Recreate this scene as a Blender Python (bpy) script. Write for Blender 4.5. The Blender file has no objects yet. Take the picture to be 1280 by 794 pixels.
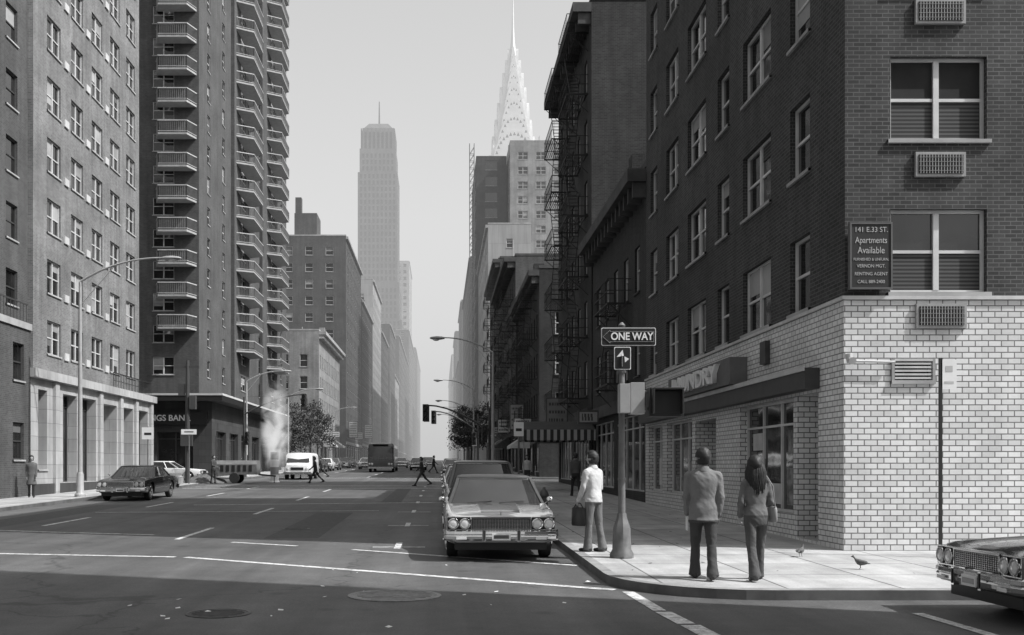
import bpy, bmesh, math, random
from mathutils import Vector, Matrix, noise
random.seed(7)
scene=bpy.context.scene
COL=scene.collection
R=math.radians
def zr(y):
    if y<12: return 0.0
    if y<300: return .012*(y-12)
    if y<420: return 3.456+.004*(y-300)
    return max(3.936-.003*(y-420),0)
# ---------------------------------------------------------------- materials
def newmat(name):
    m=bpy.data.materials.new(name); m.use_nodes=True
    nt=m.node_tree; b=nt.nodes['Principled BSDF']
    return m,nt,b
def nd(nt,t,**k):
    n=nt.nodes.new(t)
    for a,v in k.items(): setattr(n,a,v)
    return n
def g4(v): return (v,v,v,1)
def noisev(nt,vec,scale,lo,hi,detail=6,rough=.6):
    n=nd(nt,'ShaderNodeTexNoise'); n.inputs['Scale'].default_value=scale
    n.inputs['Detail'].default_value=detail; n.inputs['Roughness'].default_value=rough
    nt.links.new(vec,n.inputs['Vector'])
    r=nd(nt,'ShaderNodeMapRange'); r.inputs[1].default_value=.3; r.inputs[2].default_value=.7
    r.inputs[3].default_value=lo; r.inputs[4].default_value=hi
    nt.links.new(n.outputs['Fac'],r.inputs[0]); return r.outputs[0]
def mul(nt,a,b):
    n=nd(nt,'ShaderNodeMath',operation='MULTIPLY')
    for i,x in enumerate((a,b)):
        if isinstance(x,(int,float)): n.inputs[i].default_value=x
        else: nt.links.new(x,n.inputs[i])
    return n.outputs[0]
def addbump(nt,b,h,strength,dist):
    bp=nd(nt,'ShaderNodeBump'); bp.inputs['Strength'].default_value=strength; bp.inputs['Distance'].default_value=dist
    nt.links.new(h,bp.inputs['Height']); nt.links.new(bp.outputs[0],b.inputs['Normal'])
def M(name,v,rough=.75,metal=0,var=.15,scale=3,bump=0,bscale=30,coat=0,stretch=None):
    m,nt,b=newmat(name)
    b.inputs['Roughness'].default_value=rough; b.inputs['Metallic'].default_value=metal
    b.inputs['Coat Weight'].default_value=coat
    tc=nd(nt,'ShaderNodeTexCoord'); vec=tc.outputs['Object']
    if stretch:
        mp=nd(nt,'ShaderNodeMapping'); mp.inputs['Scale'].default_value=stretch
        nt.links.new(vec,mp.inputs[0]); vec=mp.outputs[0]
    if var>0:
        a=noisev(nt,vec,scale,v*(1-var),v*(1+var))
        nt.links.new(a,b.inputs['Base Color'])
    else: b.inputs['Base Color'].default_value=g4(v)
    if bump>0:
        n=nd(nt,'ShaderNodeTexNoise'); n.inputs['Scale'].default_value=bscale; n.inputs['Detail'].default_value=5
        nt.links.new(tc.outputs['Object'],n.inputs['Vector']); addbump(nt,b,n.outputs['Fac'],.6,bump)
    return m
def brick(name,v1,v2,mo,bw=.21,bh=.075,ms=.009,off=.5,var=.25,rough=.85,bump=.004,dscale=.35,fine=0):
    m,nt,b=newmat(name); b.inputs['Roughness'].default_value=rough
    uv=nd(nt,'ShaderNodeUVMap').outputs[0]
    t=nd(nt,'ShaderNodeTexBrick'); t.offset=off
    t.inputs['Scale'].default_value=1; t.inputs['Brick Width'].default_value=bw; t.inputs['Row Height'].default_value=bh
    t.inputs['Mortar Size'].default_value=ms; t.inputs['Mortar Smooth'].default_value=.2
    t.inputs['Color1'].default_value=g4(v1); t.inputs['Color2'].default_value=g4(v2); t.inputs['Mortar'].default_value=g4(mo)
    nt.links.new(uv,t.inputs['Vector'])
    a=noisev(nt,uv,dscale,1-var,1+var,8,.65)
    mp=nd(nt,'ShaderNodeMapping'); mp.inputs['Scale'].default_value=(2.2,.12,1); nt.links.new(uv,mp.inputs[0])
    s=noisev(nt,mp.outputs[0],1.0,1-var*.9,1+var*.4,6)
    k=mul(nt,a,s)
    if fine: k=mul(nt,k,noisev(nt,uv,28,1-fine,1+fine,6,.8))
    vm=nd(nt,'ShaderNodeVectorMath',operation='SCALE'); nt.links.new(t.outputs['Color'],vm.inputs[0]); nt.links.new(k,vm.inputs['Scale'])
    nt.links.new(vm.outputs[0],b.inputs['Base Color'])
    inv=nd(nt,'ShaderNodeMath',operation='SUBTRACT'); inv.inputs[0].default_value=1; nt.links.new(t.outputs['Fac'],inv.inputs[1])
    addbump(nt,b,inv.outputs[0],.7,bump)
    return m
def glassmat(name,v=.015,rough=.06,spec=.8):
    m,nt,b=newmat(name); b.inputs['Roughness'].default_value=rough
    b.inputs['Specular IOR Level'].default_value=spec
    tc=nd(nt,'ShaderNodeTexCoord'); a=noisev(nt,tc.outputs['Object'],.6,v*.4,v*2.2,3)
    nt.links.new(a,b.inputs['Base Color'])
    n=nd(nt,'ShaderNodeTexNoise'); n.inputs['Scale'].default_value=.9
    nt.links.new(tc.outputs['Object'],n.inputs['Vector']); addbump(nt,b,n.outputs['Fac'],.25,.03)
    return m
def roadmat():
    m,nt,b=newmat('asphalt'); b.inputs['Roughness'].default_value=.7
    tc=nd(nt,'ShaderNodeTexCoord'); o=tc.outputs['Object']
    a=noisev(nt,o,.22,.72,1.3,8); f=noisev(nt,o,38,.68,1.36,4,.75); p=noisev(nt,o,1.9,.80,1.18,9,.75)
    mp=nd(nt,'ShaderNodeMapping'); mp.inputs['Scale'].default_value=(.85,.012,1); nt.links.new(o,mp.inputs[0])
    s=noisev(nt,mp.outputs[0],1.3,.66,1.24,5)
    k=mul(nt,mul(nt,a,f),mul(nt,p,s)); k=mul(nt,k,.10)
    v=nd(nt,'ShaderNodeTexVoronoi',feature='DISTANCE_TO_EDGE'); v.inputs['Scale'].default_value=.11
    wn=nd(nt,'ShaderNodeTexNoise'); wn.inputs['Scale'].default_value=1.1; wn.inputs['Detail'].default_value=8
    nt.links.new(o,wn.inputs['Vector'])
    ad=nd(nt,'ShaderNodeVectorMath',operation='MULTIPLY_ADD'); ad.inputs[1].default_value=(1.8,1.8,0)
    nt.links.new(wn.outputs['Color'],ad.inputs[0]); nt.links.new(o,ad.inputs[2]); nt.links.new(ad.outputs[0],v.inputs['Vector'])
    r=nd(nt,'ShaderNodeMapRange'); r.inputs[1].default_value=.001; r.inputs[2].default_value=.0045; r.inputs[3].default_value=.6; r.inputs[4].default_value=1
    nt.links.new(v.outputs['Distance'],r.inputs[0]); k=mul(nt,k,r.outputs[0])
    # oil and gum spots
    v3=nd(nt,'ShaderNodeTexVoronoi'); v3.inputs['Scale'].default_value=.9; nt.links.new(o,v3.inputs['Vector'])
    r3=nd(nt,'ShaderNodeMapRange'); r3.inputs[1].default_value=.05; r3.inputs[2].default_value=.16; r3.inputs[3].default_value=.66; r3.inputs[4].default_value=1
    nt.links.new(v3.outputs['Distance'],r3.inputs[0]); k=mul(nt,k,r3.outputs[0])
    v2=nd(nt,'ShaderNodeTexVoronoi',distance='CHEBYCHEV'); v2.inputs['Scale'].default_value=.13; nt.links.new(o,v2.inputs['Vector'])
    r2=nd(nt,'ShaderNodeMapRange'); r2.inputs[3].default_value=.86; r2.inputs[4].default_value=1.12
    nt.links.new(v2.outputs['Color'],r2.inputs[0]); k=mul(nt,k,r2.outputs[0])
    nt.links.new(k,b.inputs['Base Color'])
    n=nd(nt,'ShaderNodeTexNoise'); n.inputs['Scale'].default_value=60; nt.links.new(o,n.inputs['Vector']); addbump(nt,b,n.outputs['Fac'],.5,.006)
    return m
def paintmat():
    m,nt,b=newmat('road_paint'); b.inputs['Roughness'].default_value=.6
    tc=nd(nt,'ShaderNodeTexCoord'); a=noisev(nt,tc.outputs['Object'],9,-.1,1.2,9,.85)
    c=nd(nt,'ShaderNodeClamp'); nt.links.new(a,c.inputs[0]); c.inputs[1].default_value=.12; c.inputs[2].default_value=.78
    nt.links.new(c.outputs[0],b.inputs['Base Color']); return m
def striped(name,va,vb,freq,axis=0):
    m,nt,b=newmat(name); b.inputs['Roughness'].default_value=.8
    tc=nd(nt,'ShaderNodeTexCoord'); sp=nd(nt,'ShaderNodeSeparateXYZ'); nt.links.new(tc.outputs['Object'],sp.inputs[0])
    k=mul(nt,sp.outputs[axis],freq); fr=nd(nt,'ShaderNodeMath',operation='FRACT'); nt.links.new(k,fr.inputs[0])
    gt=nd(nt,'ShaderNodeMath',operation='GREATER_THAN'); nt.links.new(fr.outputs[0],gt.inputs[0]); gt.inputs[1].default_value=.5
    r=nd(nt,'ShaderNodeMapRange'); r.inputs[3].default_value=va; r.inputs[4].default_value=vb; nt.links.new(gt.outputs[0],r.inputs[0])
    nt.links.new(r.outputs[0],b.inputs['Base Color']); return m
BRK_D=brick('brick_dark',.026,.055,.11,var=.35)
BRK_S=brick('brick_darkest',.018,.036,.05,var=.4)  # darkest brick tone, used on the right-hand tenements
BRK_M=brick('brick_mid',.16,.22,.26)
BRK_T=brick('brick_tower',.055,.085,.11,var=.3)
BRK_L=brick('brick_light',.24,.30,.30,var=.3)
TILE=brick('white_glazed_brick',.60,.76,.15,bw=.235,bh=.105,ms=.011,off=.5,var=.14,rough=.3,bump=.004,fine=.08)
STONE=brick('limestone',.36,.43,.22,bw=1.2,bh=.6,ms=.012,var=.25)
STONE_D=brick('dark_stone',.04,.055,.025,bw=1.0,bh=.5,ms=.012,var=.25)
FAR_G=brick('far_masonry',.09,.12,.08,bw=2,bh=3,ms=.05,var=.25,dscale=.06)
FAR_L=brick('far_masonry_light',.34,.40,.32,bw=2,bh=3,ms=.05,var=.2,dscale=.06)
WALK=brick('concrete_walk',.34,.43,.13,bw=1.5,bh=1.5,ms=.018,off=0,var=.26,dscale=1.1,bump=.003,fine=.2)
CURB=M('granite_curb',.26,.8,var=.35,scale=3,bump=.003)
ROAD=roadmat(); PAINT=paintmat()
GLASS=glassmat('window_glass'); CGLASS=glassmat('car_glass',.02,.03,1.0)
FR_W=M('frame_white',.5,.6,var=.15,scale=1); FR_D=M('frame_dark',.05,.5); FR_A=M('frame_aluminium',.6,.45,var=.2,scale=1)
SILL=M('sill_stone',.36,.8,var=.3,scale=1); SILL_D=M('sill_dark',.07,.85,var=.4,scale=1)  # stone sill and a darker sill tone, mostly for the right row
BLIND=M('blind',.30,.85,var=.45,scale=.35); CURT=M('curtain',.10,.9,var=.5,scale=.5)
VENET=striped('venetian_blind',.02,.08,14,2)
BLACK=M('black_paint',.015,.5); IRON=M('wrought_iron',.015,.6,var=.3)
STEEL=M('galvanised_steel',.3,.5,var=.2,bump=.001); POLE=M('pole_paint',.13,.55,var=.35,scale=4,bump=.001)
LPOLE=M('pole_light',.36,.5,var=.15)
WHITE=M('white_enamel',.78,.5,var=.06,scale=2); CHROME=M('chrome',.75,.12,1,var=.1,scale=4); DCHROME=M('grille_metal',.22,.3,1,var=.2)
RUB=M('rubber',.02,.8,var=.3,scale=9); LENS=M('headlamp_lens',.65,.08,var=.1,scale=30,coat=1)
ROOF=M('roof_tar',.06,.9)
# ---------------------------------------------------------------- mesh builder
Z=Vector((0,0,1))
class MB:
    def __init__(s): s.v=[];s.f=[];s.m=[];s.uv=[]
    def face(s,pts,mat=0,uv=None):
        n=len(s.v); s.v+= [tuple(p) for p in pts]; s.f.append(tuple(range(n,n+len(pts)))); s.m.append(mat)
        if uv is None:
            p=[Vector(q) for q in pts]; nn=(p[1]-p[0]).cross(p[2]-p[0])
            ax=[abs(c) for c in nn]; k=ax.index(max(ax))
            if k==2: uv=[(q.x,q.y) for q in p]
            elif k==0: uv=[(q.y,q.z) for q in p]
            else: uv=[(q.x,q.z) for q in p]
        s.uv.append(uv)
    def box(s,x0,x1,y0,y1,z0,z1,mat=0,skip=''):
        P=lambda a,b,c:(a,b,c)
        if 'b' not in skip: s.face([P(x0,y0,z0),P(x0,y1,z0),P(x1,y1,z0),P(x1,y0,z0)],mat)
        if 't' not in skip: s.face([P(x0,y0,z1),P(x1,y0,z1),P(x1,y1,z1),P(x0,y1,z1)],mat)
        if 's' not in skip: s.face([P(x0,y0,z0),P(x1,y0,z0),P(x1,y0,z1),P(x0,y0,z1)],mat)
        if 'n' not in skip: s.face([P(x1,y1,z0),P(x0,y1,z0),P(x0,y1,z1),P(x1,y1,z1)],mat)
        if 'w' not in skip: s.face([P(x0,y1,z0),P(x0,y0,z0),P(x0,y0,z1),P(x0,y1,z1)],mat)
        if 'e' not in skip: s.face([P(x1,y0,z0),P(x1,y1,z0),P(x1,y1,z1),P(x1,y0,z1)],mat)
    def bar(s,a,b,w,h=None,mat=0):
        a=Vector(a);b=Vector(b);h=h or w;t=(b-a).normalized()
        ref=Z if abs(t.z)<.95 else Vector((1,0,0))
        p=t.cross(ref).normalized()*w/2; q=t.cross(p).normalized()*h/2
        A=[a+p+q,a-p+q,a-p-q,a+p-q];B=[b+p+q,b-p+q,b-p-q,b+p-q]
        for i in range(4):
            j=(i+1)%4; s.face([A[i],A[j],B[j],B[i]],mat)
        s.face(A[::-1],mat); s.face(B,mat)
    def loft(s,rings,mat=0,cap=True):
        n=len(rings[0]); base=len(s.v)
        for r in rings: s.v+=[tuple(p) for p in r]
        for i in range(len(rings)-1):
            for j in range(n):
                k=(j+1)%n; f=(base+i*n+j,base+i*n+k,base+(i+1)*n+k,base+(i+1)*n+j)
                s.f.append(f); s.m.append(mat); s.uv.append([(s.v[q][0]+s.v[q][1],s.v[q][2]) for q in f])
        if cap:
            for f in (tuple(range(base+n-1,base-1,-1)),tuple(range(base+(len(rings)-1)*n,base+len(rings)*n))):
                s.f.append(f); s.m.append(mat); s.uv.append([(s.v[q][0],s.v[q][2]) for q in f])
    def tube(s,pts,rad,seg=8,mat=0,cap=True):
        pts=[Vector(p) for p in pts]; n=len(pts)
        if not isinstance(rad,(list,tuple)): rad=[rad]*n
        a=None; rings=[]
        for i in range(n):
            t=(pts[min(i+1,n-1)]-pts[max(i-1,0)]).normalized()
            if a is None: a=t.cross(Z if abs(t.z)<.9 else Vector((1,0,0))).normalized()
            else: a=(a-t*a.dot(t)).normalized()
            b=t.cross(a)
            rings.append([pts[i]+(a*math.cos(2*math.pi*k/seg)+b*math.sin(2*math.pi*k/seg))*rad[i] for k in range(seg)])
        s.loft(rings,mat,cap)
    def capsule(s,p0,p1,r0,r1,seg=12,mat=0):
        p0=Vector(p0);p1=Vector(p1);t=(p1-p0).normalized()
        P=[];Rr=[]
        for a in (80,55,25): P.append(p0-t*r0*math.sin(R(a)));Rr.append(r0*math.cos(R(a)))
        P.append(p0);Rr.append(r0);P.append(p1);Rr.append(r1)
        for a in (25,55,80): P.append(p1+t*r1*math.sin(R(a)));Rr.append(r1*math.cos(R(a)))
        s.tube(P,Rr,seg,mat)
    def lathe(s,prof,c,axis='z',seg=24,mat=0,cap=True):
        c=Vector(c);rings=[]
        for r,h in prof:
            ring=[]
            for k in range(seg):
                a=2*math.pi*k/seg;u,v=r*math.cos(a),r*math.sin(a)
                d={'z':(u,v,h),'x':(h,u,v),'y':(u,h,v)}[axis]; ring.append(c+Vector(d))
            rings.append(ring)
        s.loft(rings,mat,cap)
    def ell(s,c,r,seg=14,rings=8,mat=0):
        P=[]
        for i in range(rings+1):
            a=-math.pi/2+math.pi*i/rings; a=max(min(a,1.5),-1.5)
            P.append([Vector((c[0]+r[0]*math.cos(a)*math.cos(2*math.pi*k/seg),c[1]+r[1]*math.cos(a)*math.sin(2*math.pi*k/seg),c[2]+r[2]*math.sin(a))) for k in range(seg)])
        s.loft(P,mat)
    def wall(s,O,u,W,H,rects,depth=.14,mw=0,lod=0,blind=.45):
        O=Vector(O);u=Vector(u);n=u.cross(Z)
        P=lambda a,z,d=0: O+u*a+Z*z-n*d
        us=sorted(set([0,W]+[round(r[0],3) for r in rects]+[round(r[2],3) for r in rects]))
        zs=sorted(set([0,H]+[round(r[1],3) for r in rects]+[round(r[3],3) for r in rects]))
        ui={v:i for i,v in enumerate(us)};zi={v:i for i,v in enumerate(zs)}
        hole=set()
        for r in rects:
            for i in range(ui[round(r[0],3)],ui[round(r[2],3)]):
                for j in range(zi[round(r[1],3)],zi[round(r[3],3)]): hole.add((i,j))
        for j in range(len(zs)-1):
            i=0
            while i<len(us)-1:
                if (i,j) in hole: i+=1;continue
                k=i
                while k<len(us)-1 and (k,j) not in hole: k+=1
                a,b,c,d=us[i],us[k],zs[j],zs[j+1]
                off=O.dot(u)
                s.face([P(a,c),P(b,c),P(b,d),P(a,d)],mw,[(off+a,O.z+c),(off+b,O.z+c),(off+b,O.z+d),(off+a,O.z+d)])
                i=k
        for r in rects:
            a,c,b,d=r[:4];st=r[4] if len(r)>4 else 'dh'
            D=depth if st!='door' else depth*3
            s.face([P(a,c),P(b,c),P(b,c,D),P(a,c,D)],3); s.face([P(a,d,D),P(b,d,D),P(b,d),P(a,d)],mw)
            s.face([P(a,c),P(a,c,D),P(a,d,D),P(a,d)],mw); s.face([P(b,c,D),P(b,c),P(b,d),P(b,d,D)],mw)
            s.face([P(a,c,D),P(b,c,D),P(b,d,D),P(a,d,D)],1)
            def bar(a0,c0,b0,d0,f=.05,mat=2):
                q=D-f
                s.face([P(a0,c0,q),P(b0,c0,q),P(b0,d0,q),P(a0,d0,q)],mat)
                if lod==0:
                    s.face([P(a0,c0,q),P(a0,d0,q),P(a0,d0,D),P(a0,c0,D)],mat);s.face([P(b0,c0,q),P(b0,c0,D),P(b0,d0,D),P(b0,d0,q)],mat)
                    s.face([P(a0,c0,q),P(a0,c0,D),P(b0,c0,D),P(b0,c0,q)],mat);s.face([P(a0,d0,q),P(b0,d0,q),P(b0,d0,D),P(a0,d0,D)],mat)
            w=.055 if lod==0 else .08
            if st!='plain':
                bar(a,c,a+w,d);bar(b-w,c,b,d);bar(a+w,c,b-w,c+w);bar(a+w,d-w,b-w,d)
            cols=[(a+w,b-w)]
            if st=='dh2': mid=(a+b)/2; bar(mid-.05,c+w,mid+.05,d-w,.06); cols=[(a+w,mid-.05),(mid+.05,b-w)]
            if st in('shop','door'):
                k=max(1,round((b-a)/1.25)); cols=[]
                for i in range(1,k): x=a+(b-a)*i/k; bar(x-.03,c+w,x+.03,d-w)
                if st=='shop': bar(a+w,d-.55,b-w,d-.5,.045)
            for (p,q) in cols:
                if st in('dh','dh2'):
                    zm=(c+d)/2; bar(p,zm-w/2,q,zm+w/2,.04)
                    if random.random()<blind:
                        fr=random.choice((.25,.4,.5,.5,.75,.95)); zb=d-w-(d-c-2*w)*fr
                        s.face([P(p,zb,D-.012),P(q,zb,D-.012),P(q,d-w,D-.012),P(p,d-w,D-.012)],random.choice((4,4,5)))
            if st in('dh','dh2','plain'):
                t=.07;o=.06
                A=[P(a-.06,c-t,-o),P(b+.06,c-t,-o),P(b+.06,c-.004,-o),P(a-.06,c-.004,-o)]
                s.face(A,3)
                s.face([P(a-.06,c-.004,-o),P(b+.06,c-.004,-o),P(b+.06,c-.004,.0),P(a-.06,c-.004,.0)],3)
                s.face([P(a-.06,c-t,0),P(b+.06,c-t,0),P(b+.06,c-t,-o),P(a-.06,c-t,-o)],3)
    def mesh(s,name,recalc=False):
        me=bpy.data.meshes.new(name); me.from_pydata(s.v,[],s.f)
        me.polygons.foreach_set('material_index',s.m)
        l=me.uv_layers.new(name='UVMap'); fl=[]
        for u in s.uv:
            for a in u: fl+= [a[0],a[1]]
        l.data.foreach_set('uv',fl)
        if recalc:
            bm=bmesh.new();bm.from_mesh(me);bmesh.ops.remove_doubles(bm,verts=bm.verts,dist=1e-4);bmesh.ops.recalc_face_normals(bm,faces=bm.faces);bm.to_mesh(me);bm.free()
        return me
    def obj(s,name,mats,parent=None,loc=None,rot=0,smooth=None,recalc=False,bevel=0):
        me=s.mesh(name,recalc or smooth is not None or bevel>0)
        for m in mats: me.materials.append(m)
        o=bpy.data.objects.new(name,me); COL.objects.link(o)
        if loc is not None: o.location=loc
        o.rotation_euler[2]=rot
        if parent: o.parent=parent
        if smooth is not None:
            me.shade_smooth(); me.set_sharp_from_angle(angle=R(smooth))
        if bevel>0:
            b=o.modifiers.new('bev','BEVEL'); b.width=bevel; b.segments=2; b.limit_method='ANGLE'
        return o
def empty(name,loc=(0,0,0),rot=0):
    e=bpy.data.objects.new(name,None); e.location=loc; e.rotation_euler[2]=rot; e.empty_display_size=.2; COL.objects.link(e); return e
def text(s,size,X,N,loc,mat,parent=None,name='lettering',ext=.008,align='CENTER',bold=0,sx=1):
    c=bpy.data.curves.new(name,'FONT'); c.body=s; c.size=size; c.extrude=ext; c.align_x=align; c.align_y='CENTER'; c.offset=bold
    o=bpy.data.objects.new(name,c); COL.objects.link(o); c.materials.append(mat)
    X=Vector(X).normalized();N=Vector(N).normalized();Y=N.cross(X)
    m=Matrix((X*sx,Y,N)).transposed().to_4x4(); m.translation=Vector(loc)
    o.matrix_world=m
    if parent:
        o.parent=parent; o.matrix_parent_inverse=Matrix.Translation(-parent.location)
    return o
WM=lambda w,fr=FR_W,gl=GLASS,cu=CURT,si=SILL:[w,gl,fr,si,BLIND,cu,STONE,ROOF]
def grid(W,H0,H1,sp,zb):
    out=[];fl=sp.get('fl',2.9);w=sp.get('w',1.2);h=sp.get('h',1.5);p=sp.get('p',3.0);m=sp.get('m',1.0);st=sp.get('st','dh')
    n=max(1,int((W-2*m-w)/p)+1); gap=(W-n*w)/(n+1) if n>1 else (W-w)/2
    z=H0
    while z+h<H1-.7:
        for i in range(n):
            a=gap+i*(w+gap) if n>1 else gap
            out.append((a,z-zb,a+w,z-zb+h,st))
        z+=fl
    return out
def building(name,x0,x1,y0,y1,H,side,wm,sp,shop=True,cornice=.4,frame=FR_W,lod=1,z0=-1,bulk=True,ss=None,blind=.4,si=None):
    mb=MB();g=zr(y0);W=x1-x0;D=y1-y0
    ss=ss or sp
    zf=g+(4.8 if shop else 1.2)
    rs=grid(W,zf,H,ss,z0); rw=grid(D,zf,H,sp,z0)
    if shop:
        k=max(1,int(D/5)); 
        for i in range(k):
            a=i*D/k+.5; rw.append((a,g+.5-z0,a+D/k-1,g+3.4-z0,'shop'))
    mb.wall((x0,y0,z0),(1,0,0),W,H-z0,rs,lod=lod,blind=blind)
    if side=='L':
        mb.wall((x1,y0,z0),(0,1,0),D,H-z0,rw,lod=lod,blind=blind); mb.face([(x0,y1,z0),(x0,y0,z0),(x0,y0,H),(x0,y1,H)],0)
    else:
        mb.wall((x0,y1,z0),(0,-1,0),D,H-z0,rw,lod=lod,blind=blind); mb.face([(x1,y0,z0),(x1,y1,z0),(x1,y1,H),(x1,y0,H)],0)
    mb.face([(x1,y1,z0),(x0,y1,z0),(x0,y1,H),(x1,y1,H)],0)
    mb.face([(x0,y0,H-.5),(x1,y0,H-.5),(x1,y1,H-.5),(x0,y1,H-.5)],7)
    if cornice:
        c=cornice
        mb.box(x0-.03,x1+.03,y0-.03,y1+.03,H+.002,H+.22,3)
        if side=='L': mb.box(x1+.003,x1+c,y0,y1,H-.55,H-.1,3)
        else: mb.box(x0-c,x0-.003,y0,y1,H-.55,H-.1,3)
        if c>.6:
            n=int(D/.9)
            for i in range(n+1):
                yy=y0+.1+(D-.4)*i/n
                if side=='L': mb.box(x1+.003,x1+c*.7,yy,yy+.2,H-1.1,H-.552,3)
                else: mb.box(x0-c*.7,x0-.003,yy,yy+.2,H-1.1,H-.552,3)
        if shop:
            if side=='L': mb.box(x1+.003,x1+.2,y0,y1,g+3.6,g+4.1,3)
            else: mb.box(x0-.2,x0-.003,y0,y1,g+3.6,g+4.1,3)
    if bulk:
        for q in range(2):
            cx=x0+W*random.uniform(.25,.7);cy=y0+D*random.uniform(.2,.8)
            mb.box(cx-1.7,cx+1.7,cy-1.7,cy+1.7,H-.4,H+random.uniform(1.5,4),0)
        for q in range(5):
            cx=x0+W*random.uniform(.05,.9);cy=y0+D*random.uniform(.05,.95); mb.bar((cx,cy,H-.4),(cx,cy,H+random.uniform(1,3)),.08,mat=2)
        ex=x1-.6 if side=='L' else x0+.6
        mb.box(ex-.4,ex+.4,y0+D*.3,y0+D*.3+.8,H-.4,H+1.6,0)
    return mb.obj(name,WM(wm,frame,si=si or (SILL_D if side=='R' and wm in (BRK_S,BRK_D,BRK_T) else SILL)))
# ---------------------------------------------------------------- ground
mb=MB()
ys=[-200,0,12]+list(range(20,300,20))+[300,340,380,420,600,900,1300,4000]
xs=[-3000,-300,-40,-14,2.4,40,300,3000]
for i in range(len(ys)-1):
    for j in range(len(xs)-1):
        a,b,c,d=xs[j],xs[j+1],ys[i],ys[i+1]
        mb.face([(a,c,zr(c)),(b,c,zr(c)),(b,d,zr(d)),(a,d,zr(d))],0)
mb.obj('road',[ROAD],recalc=True)
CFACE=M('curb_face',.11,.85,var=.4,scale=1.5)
def sidewalk(name,xc,xf,y0,y1,r=1.5,s=1):
    k=.16;cw=.13;pr=[((xf,y0),(xf,y0+k))]
    cx=xc+s*r
    for i in range(9):
        a=math.pi/2*i/8; dx,dy=math.sin(a),math.cos(a)
        pr.append(((cx-s*r*dx,y0+r-r*dy),(cx-s*(r-k)*dx,y0+r-(r-k)*dy)))
    y=y0+r+4
    while y<y1-r-1: pr.append(((xc,y),(xc+s*k,y)));y+=4
    for i in range(9):
        a=math.pi/2*i/8; dx,dy=math.cos(a),math.sin(a)
        pr.append(((cx-s*r*dx,y1-r+r*dy),(cx-s*(r-k)*dx,y1-r+(r-k)*dy)))
    pr.append(((xf,y1),(xf,y1-k)))
    mb=MB()
    T=lambda p,h:(p[0],p[1],zr(p[1])+h)
    for i in range(len(pr)-1):
        (o0,i0),(o1,i1)=pr[i],pr[i+1]
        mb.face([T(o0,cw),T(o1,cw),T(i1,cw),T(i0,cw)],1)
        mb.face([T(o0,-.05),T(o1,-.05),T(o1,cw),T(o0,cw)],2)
        if 0<i<len(pr)-2 and abs(i1[1]-i0[1])>1e-5:
            mb.face([T(i0,cw),T((xf,i0[1]),cw),T((xf,i1[1]),cw),T(i1,cw)],0)
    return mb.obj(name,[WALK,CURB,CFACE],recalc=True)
sidewalk('sidewalk',2.4,60,13.3,64.5,1.9)
sidewalk('sidewalk',-14.2,-60,18,62.5,1.5,-1)
sidewalk('sidewalk',2.4,60,77,152,1.5)
sidewalk('sidewalk',-14.2,-60,77,144,1.5,-1)
for a,b in ((160,238),(248,340),(352,480),(495,620),(635,900)):
    sidewalk('sidewalk',2.4,60,a,b,1.5); sidewalk('sidewalk',-14.2,-60,a-6,b-6,1.5,-1)
mb=MB()
def strip(x0,y0,x1,y1,w,h=.006):
    a=Vector((x0,y0));b=Vector((x1,y1));t=(b-a);n=max(1,int(t.length/3));p=Vector((-t.y,t.x)).normalized()*w/2
    for i in range(n):
        q0=a+t*i/n;q1=a+t*(i+1)/n
        pts=[q0-p,q1-p,q1+p,q0+p]; mb.face([(v.x,v.y,zr(v.y)+h) for v in pts],0)
strip(-16,20.9,-4.8,18.85,.15); strip(-4.6,18.8,2.4,14.3,.16)
strip(-9.5,24.9,-6.6,24.0,.13);strip(-16,27.2,-8.5,24.6,.12)
strip(-4.4,22.0,-2.9,21.1,.13)
strip(-1.7,20.3,2.3,17.4,.13)
strip(2.55,14.1,2.62,12.4,.16);strip(2.64,12.3,2.7,11.4,.2);strip(2.72,11.3,2.8,9.8,.22)
strip(5.6,12.2,5.7,8,.14)
for x,y0 in ((-5.75,22.7),(-10.3,27)):
    y=y0
    while y<58:
        strip(x,y,x,y+3.6,.13); y+=9.5
    y=82
    while y<300: strip(x,y,x,y+3.6,.13); y+=10
y=20.5
while y<60:
    strip(-.85,y,-.85,y+1.4,.13); strip(-1.35,y+.35,-.93,y+.35,.13);strip(-.77,y+.35,-.3,y+.35,.13); y+=6.3
for yy in (58.6,61.2,79,82): strip(-13.8,yy,2.2,yy,.25)
strip(-14,56.5,2.2,56.5,.4);strip(-9,38,2,40.5,.15);strip(-11,33.2,-2,34.2,.12)
mb.obj('road_markings',[PAINT],recalc=True)
def manhole(x,y,r,v):
    mb=MB(); mb.lathe([(r,-.02),(r,.008),(r*.9,.010),(r*.89,.005),(r*.1,.007)],(x,y,zr(y)),seg=40,mat=0)
    for i in range(-3,4):
        h=math.sqrt((r*.8)**2-(i*r*.22)**2); mb.box(x-h,x+h,y+i*r*.22-.012,y+i*r*.22+.012,zr(y)+.004,zr(y)+.011,0)
    mb.obj('manhole_cover',[M('cast_iron',v,.5,.3,var=.4,scale=12,bump=.004,bscale=60)],smooth=40)
manhole(-.6,13.75,.62,.2);manhole(-2.6,12.2,.38,.08);manhole(-3.6,26,.35,.1)
mb=MB()
for x0,x1,y0,y1 in ((-9.2,-7.6,14.5,17.8),(-3.9,-2.7,23,33),(-12.5,-11.2,24,38),(-2.3,-1.5,40,57)):
    mb.face([(x0,y0,zr(y0)+.003),(x1,y0+.1,zr(y0)+.003),(x1-.05,y1,zr(y1)+.003),(x0,y1-.08,zr(y1)+.003)],0)
mb.obj('asphalt_patches',[M('asphalt_patch',.065,.8,var=.35,scale=8,bump=.003)],recalc=True)
mb=MB()
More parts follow.
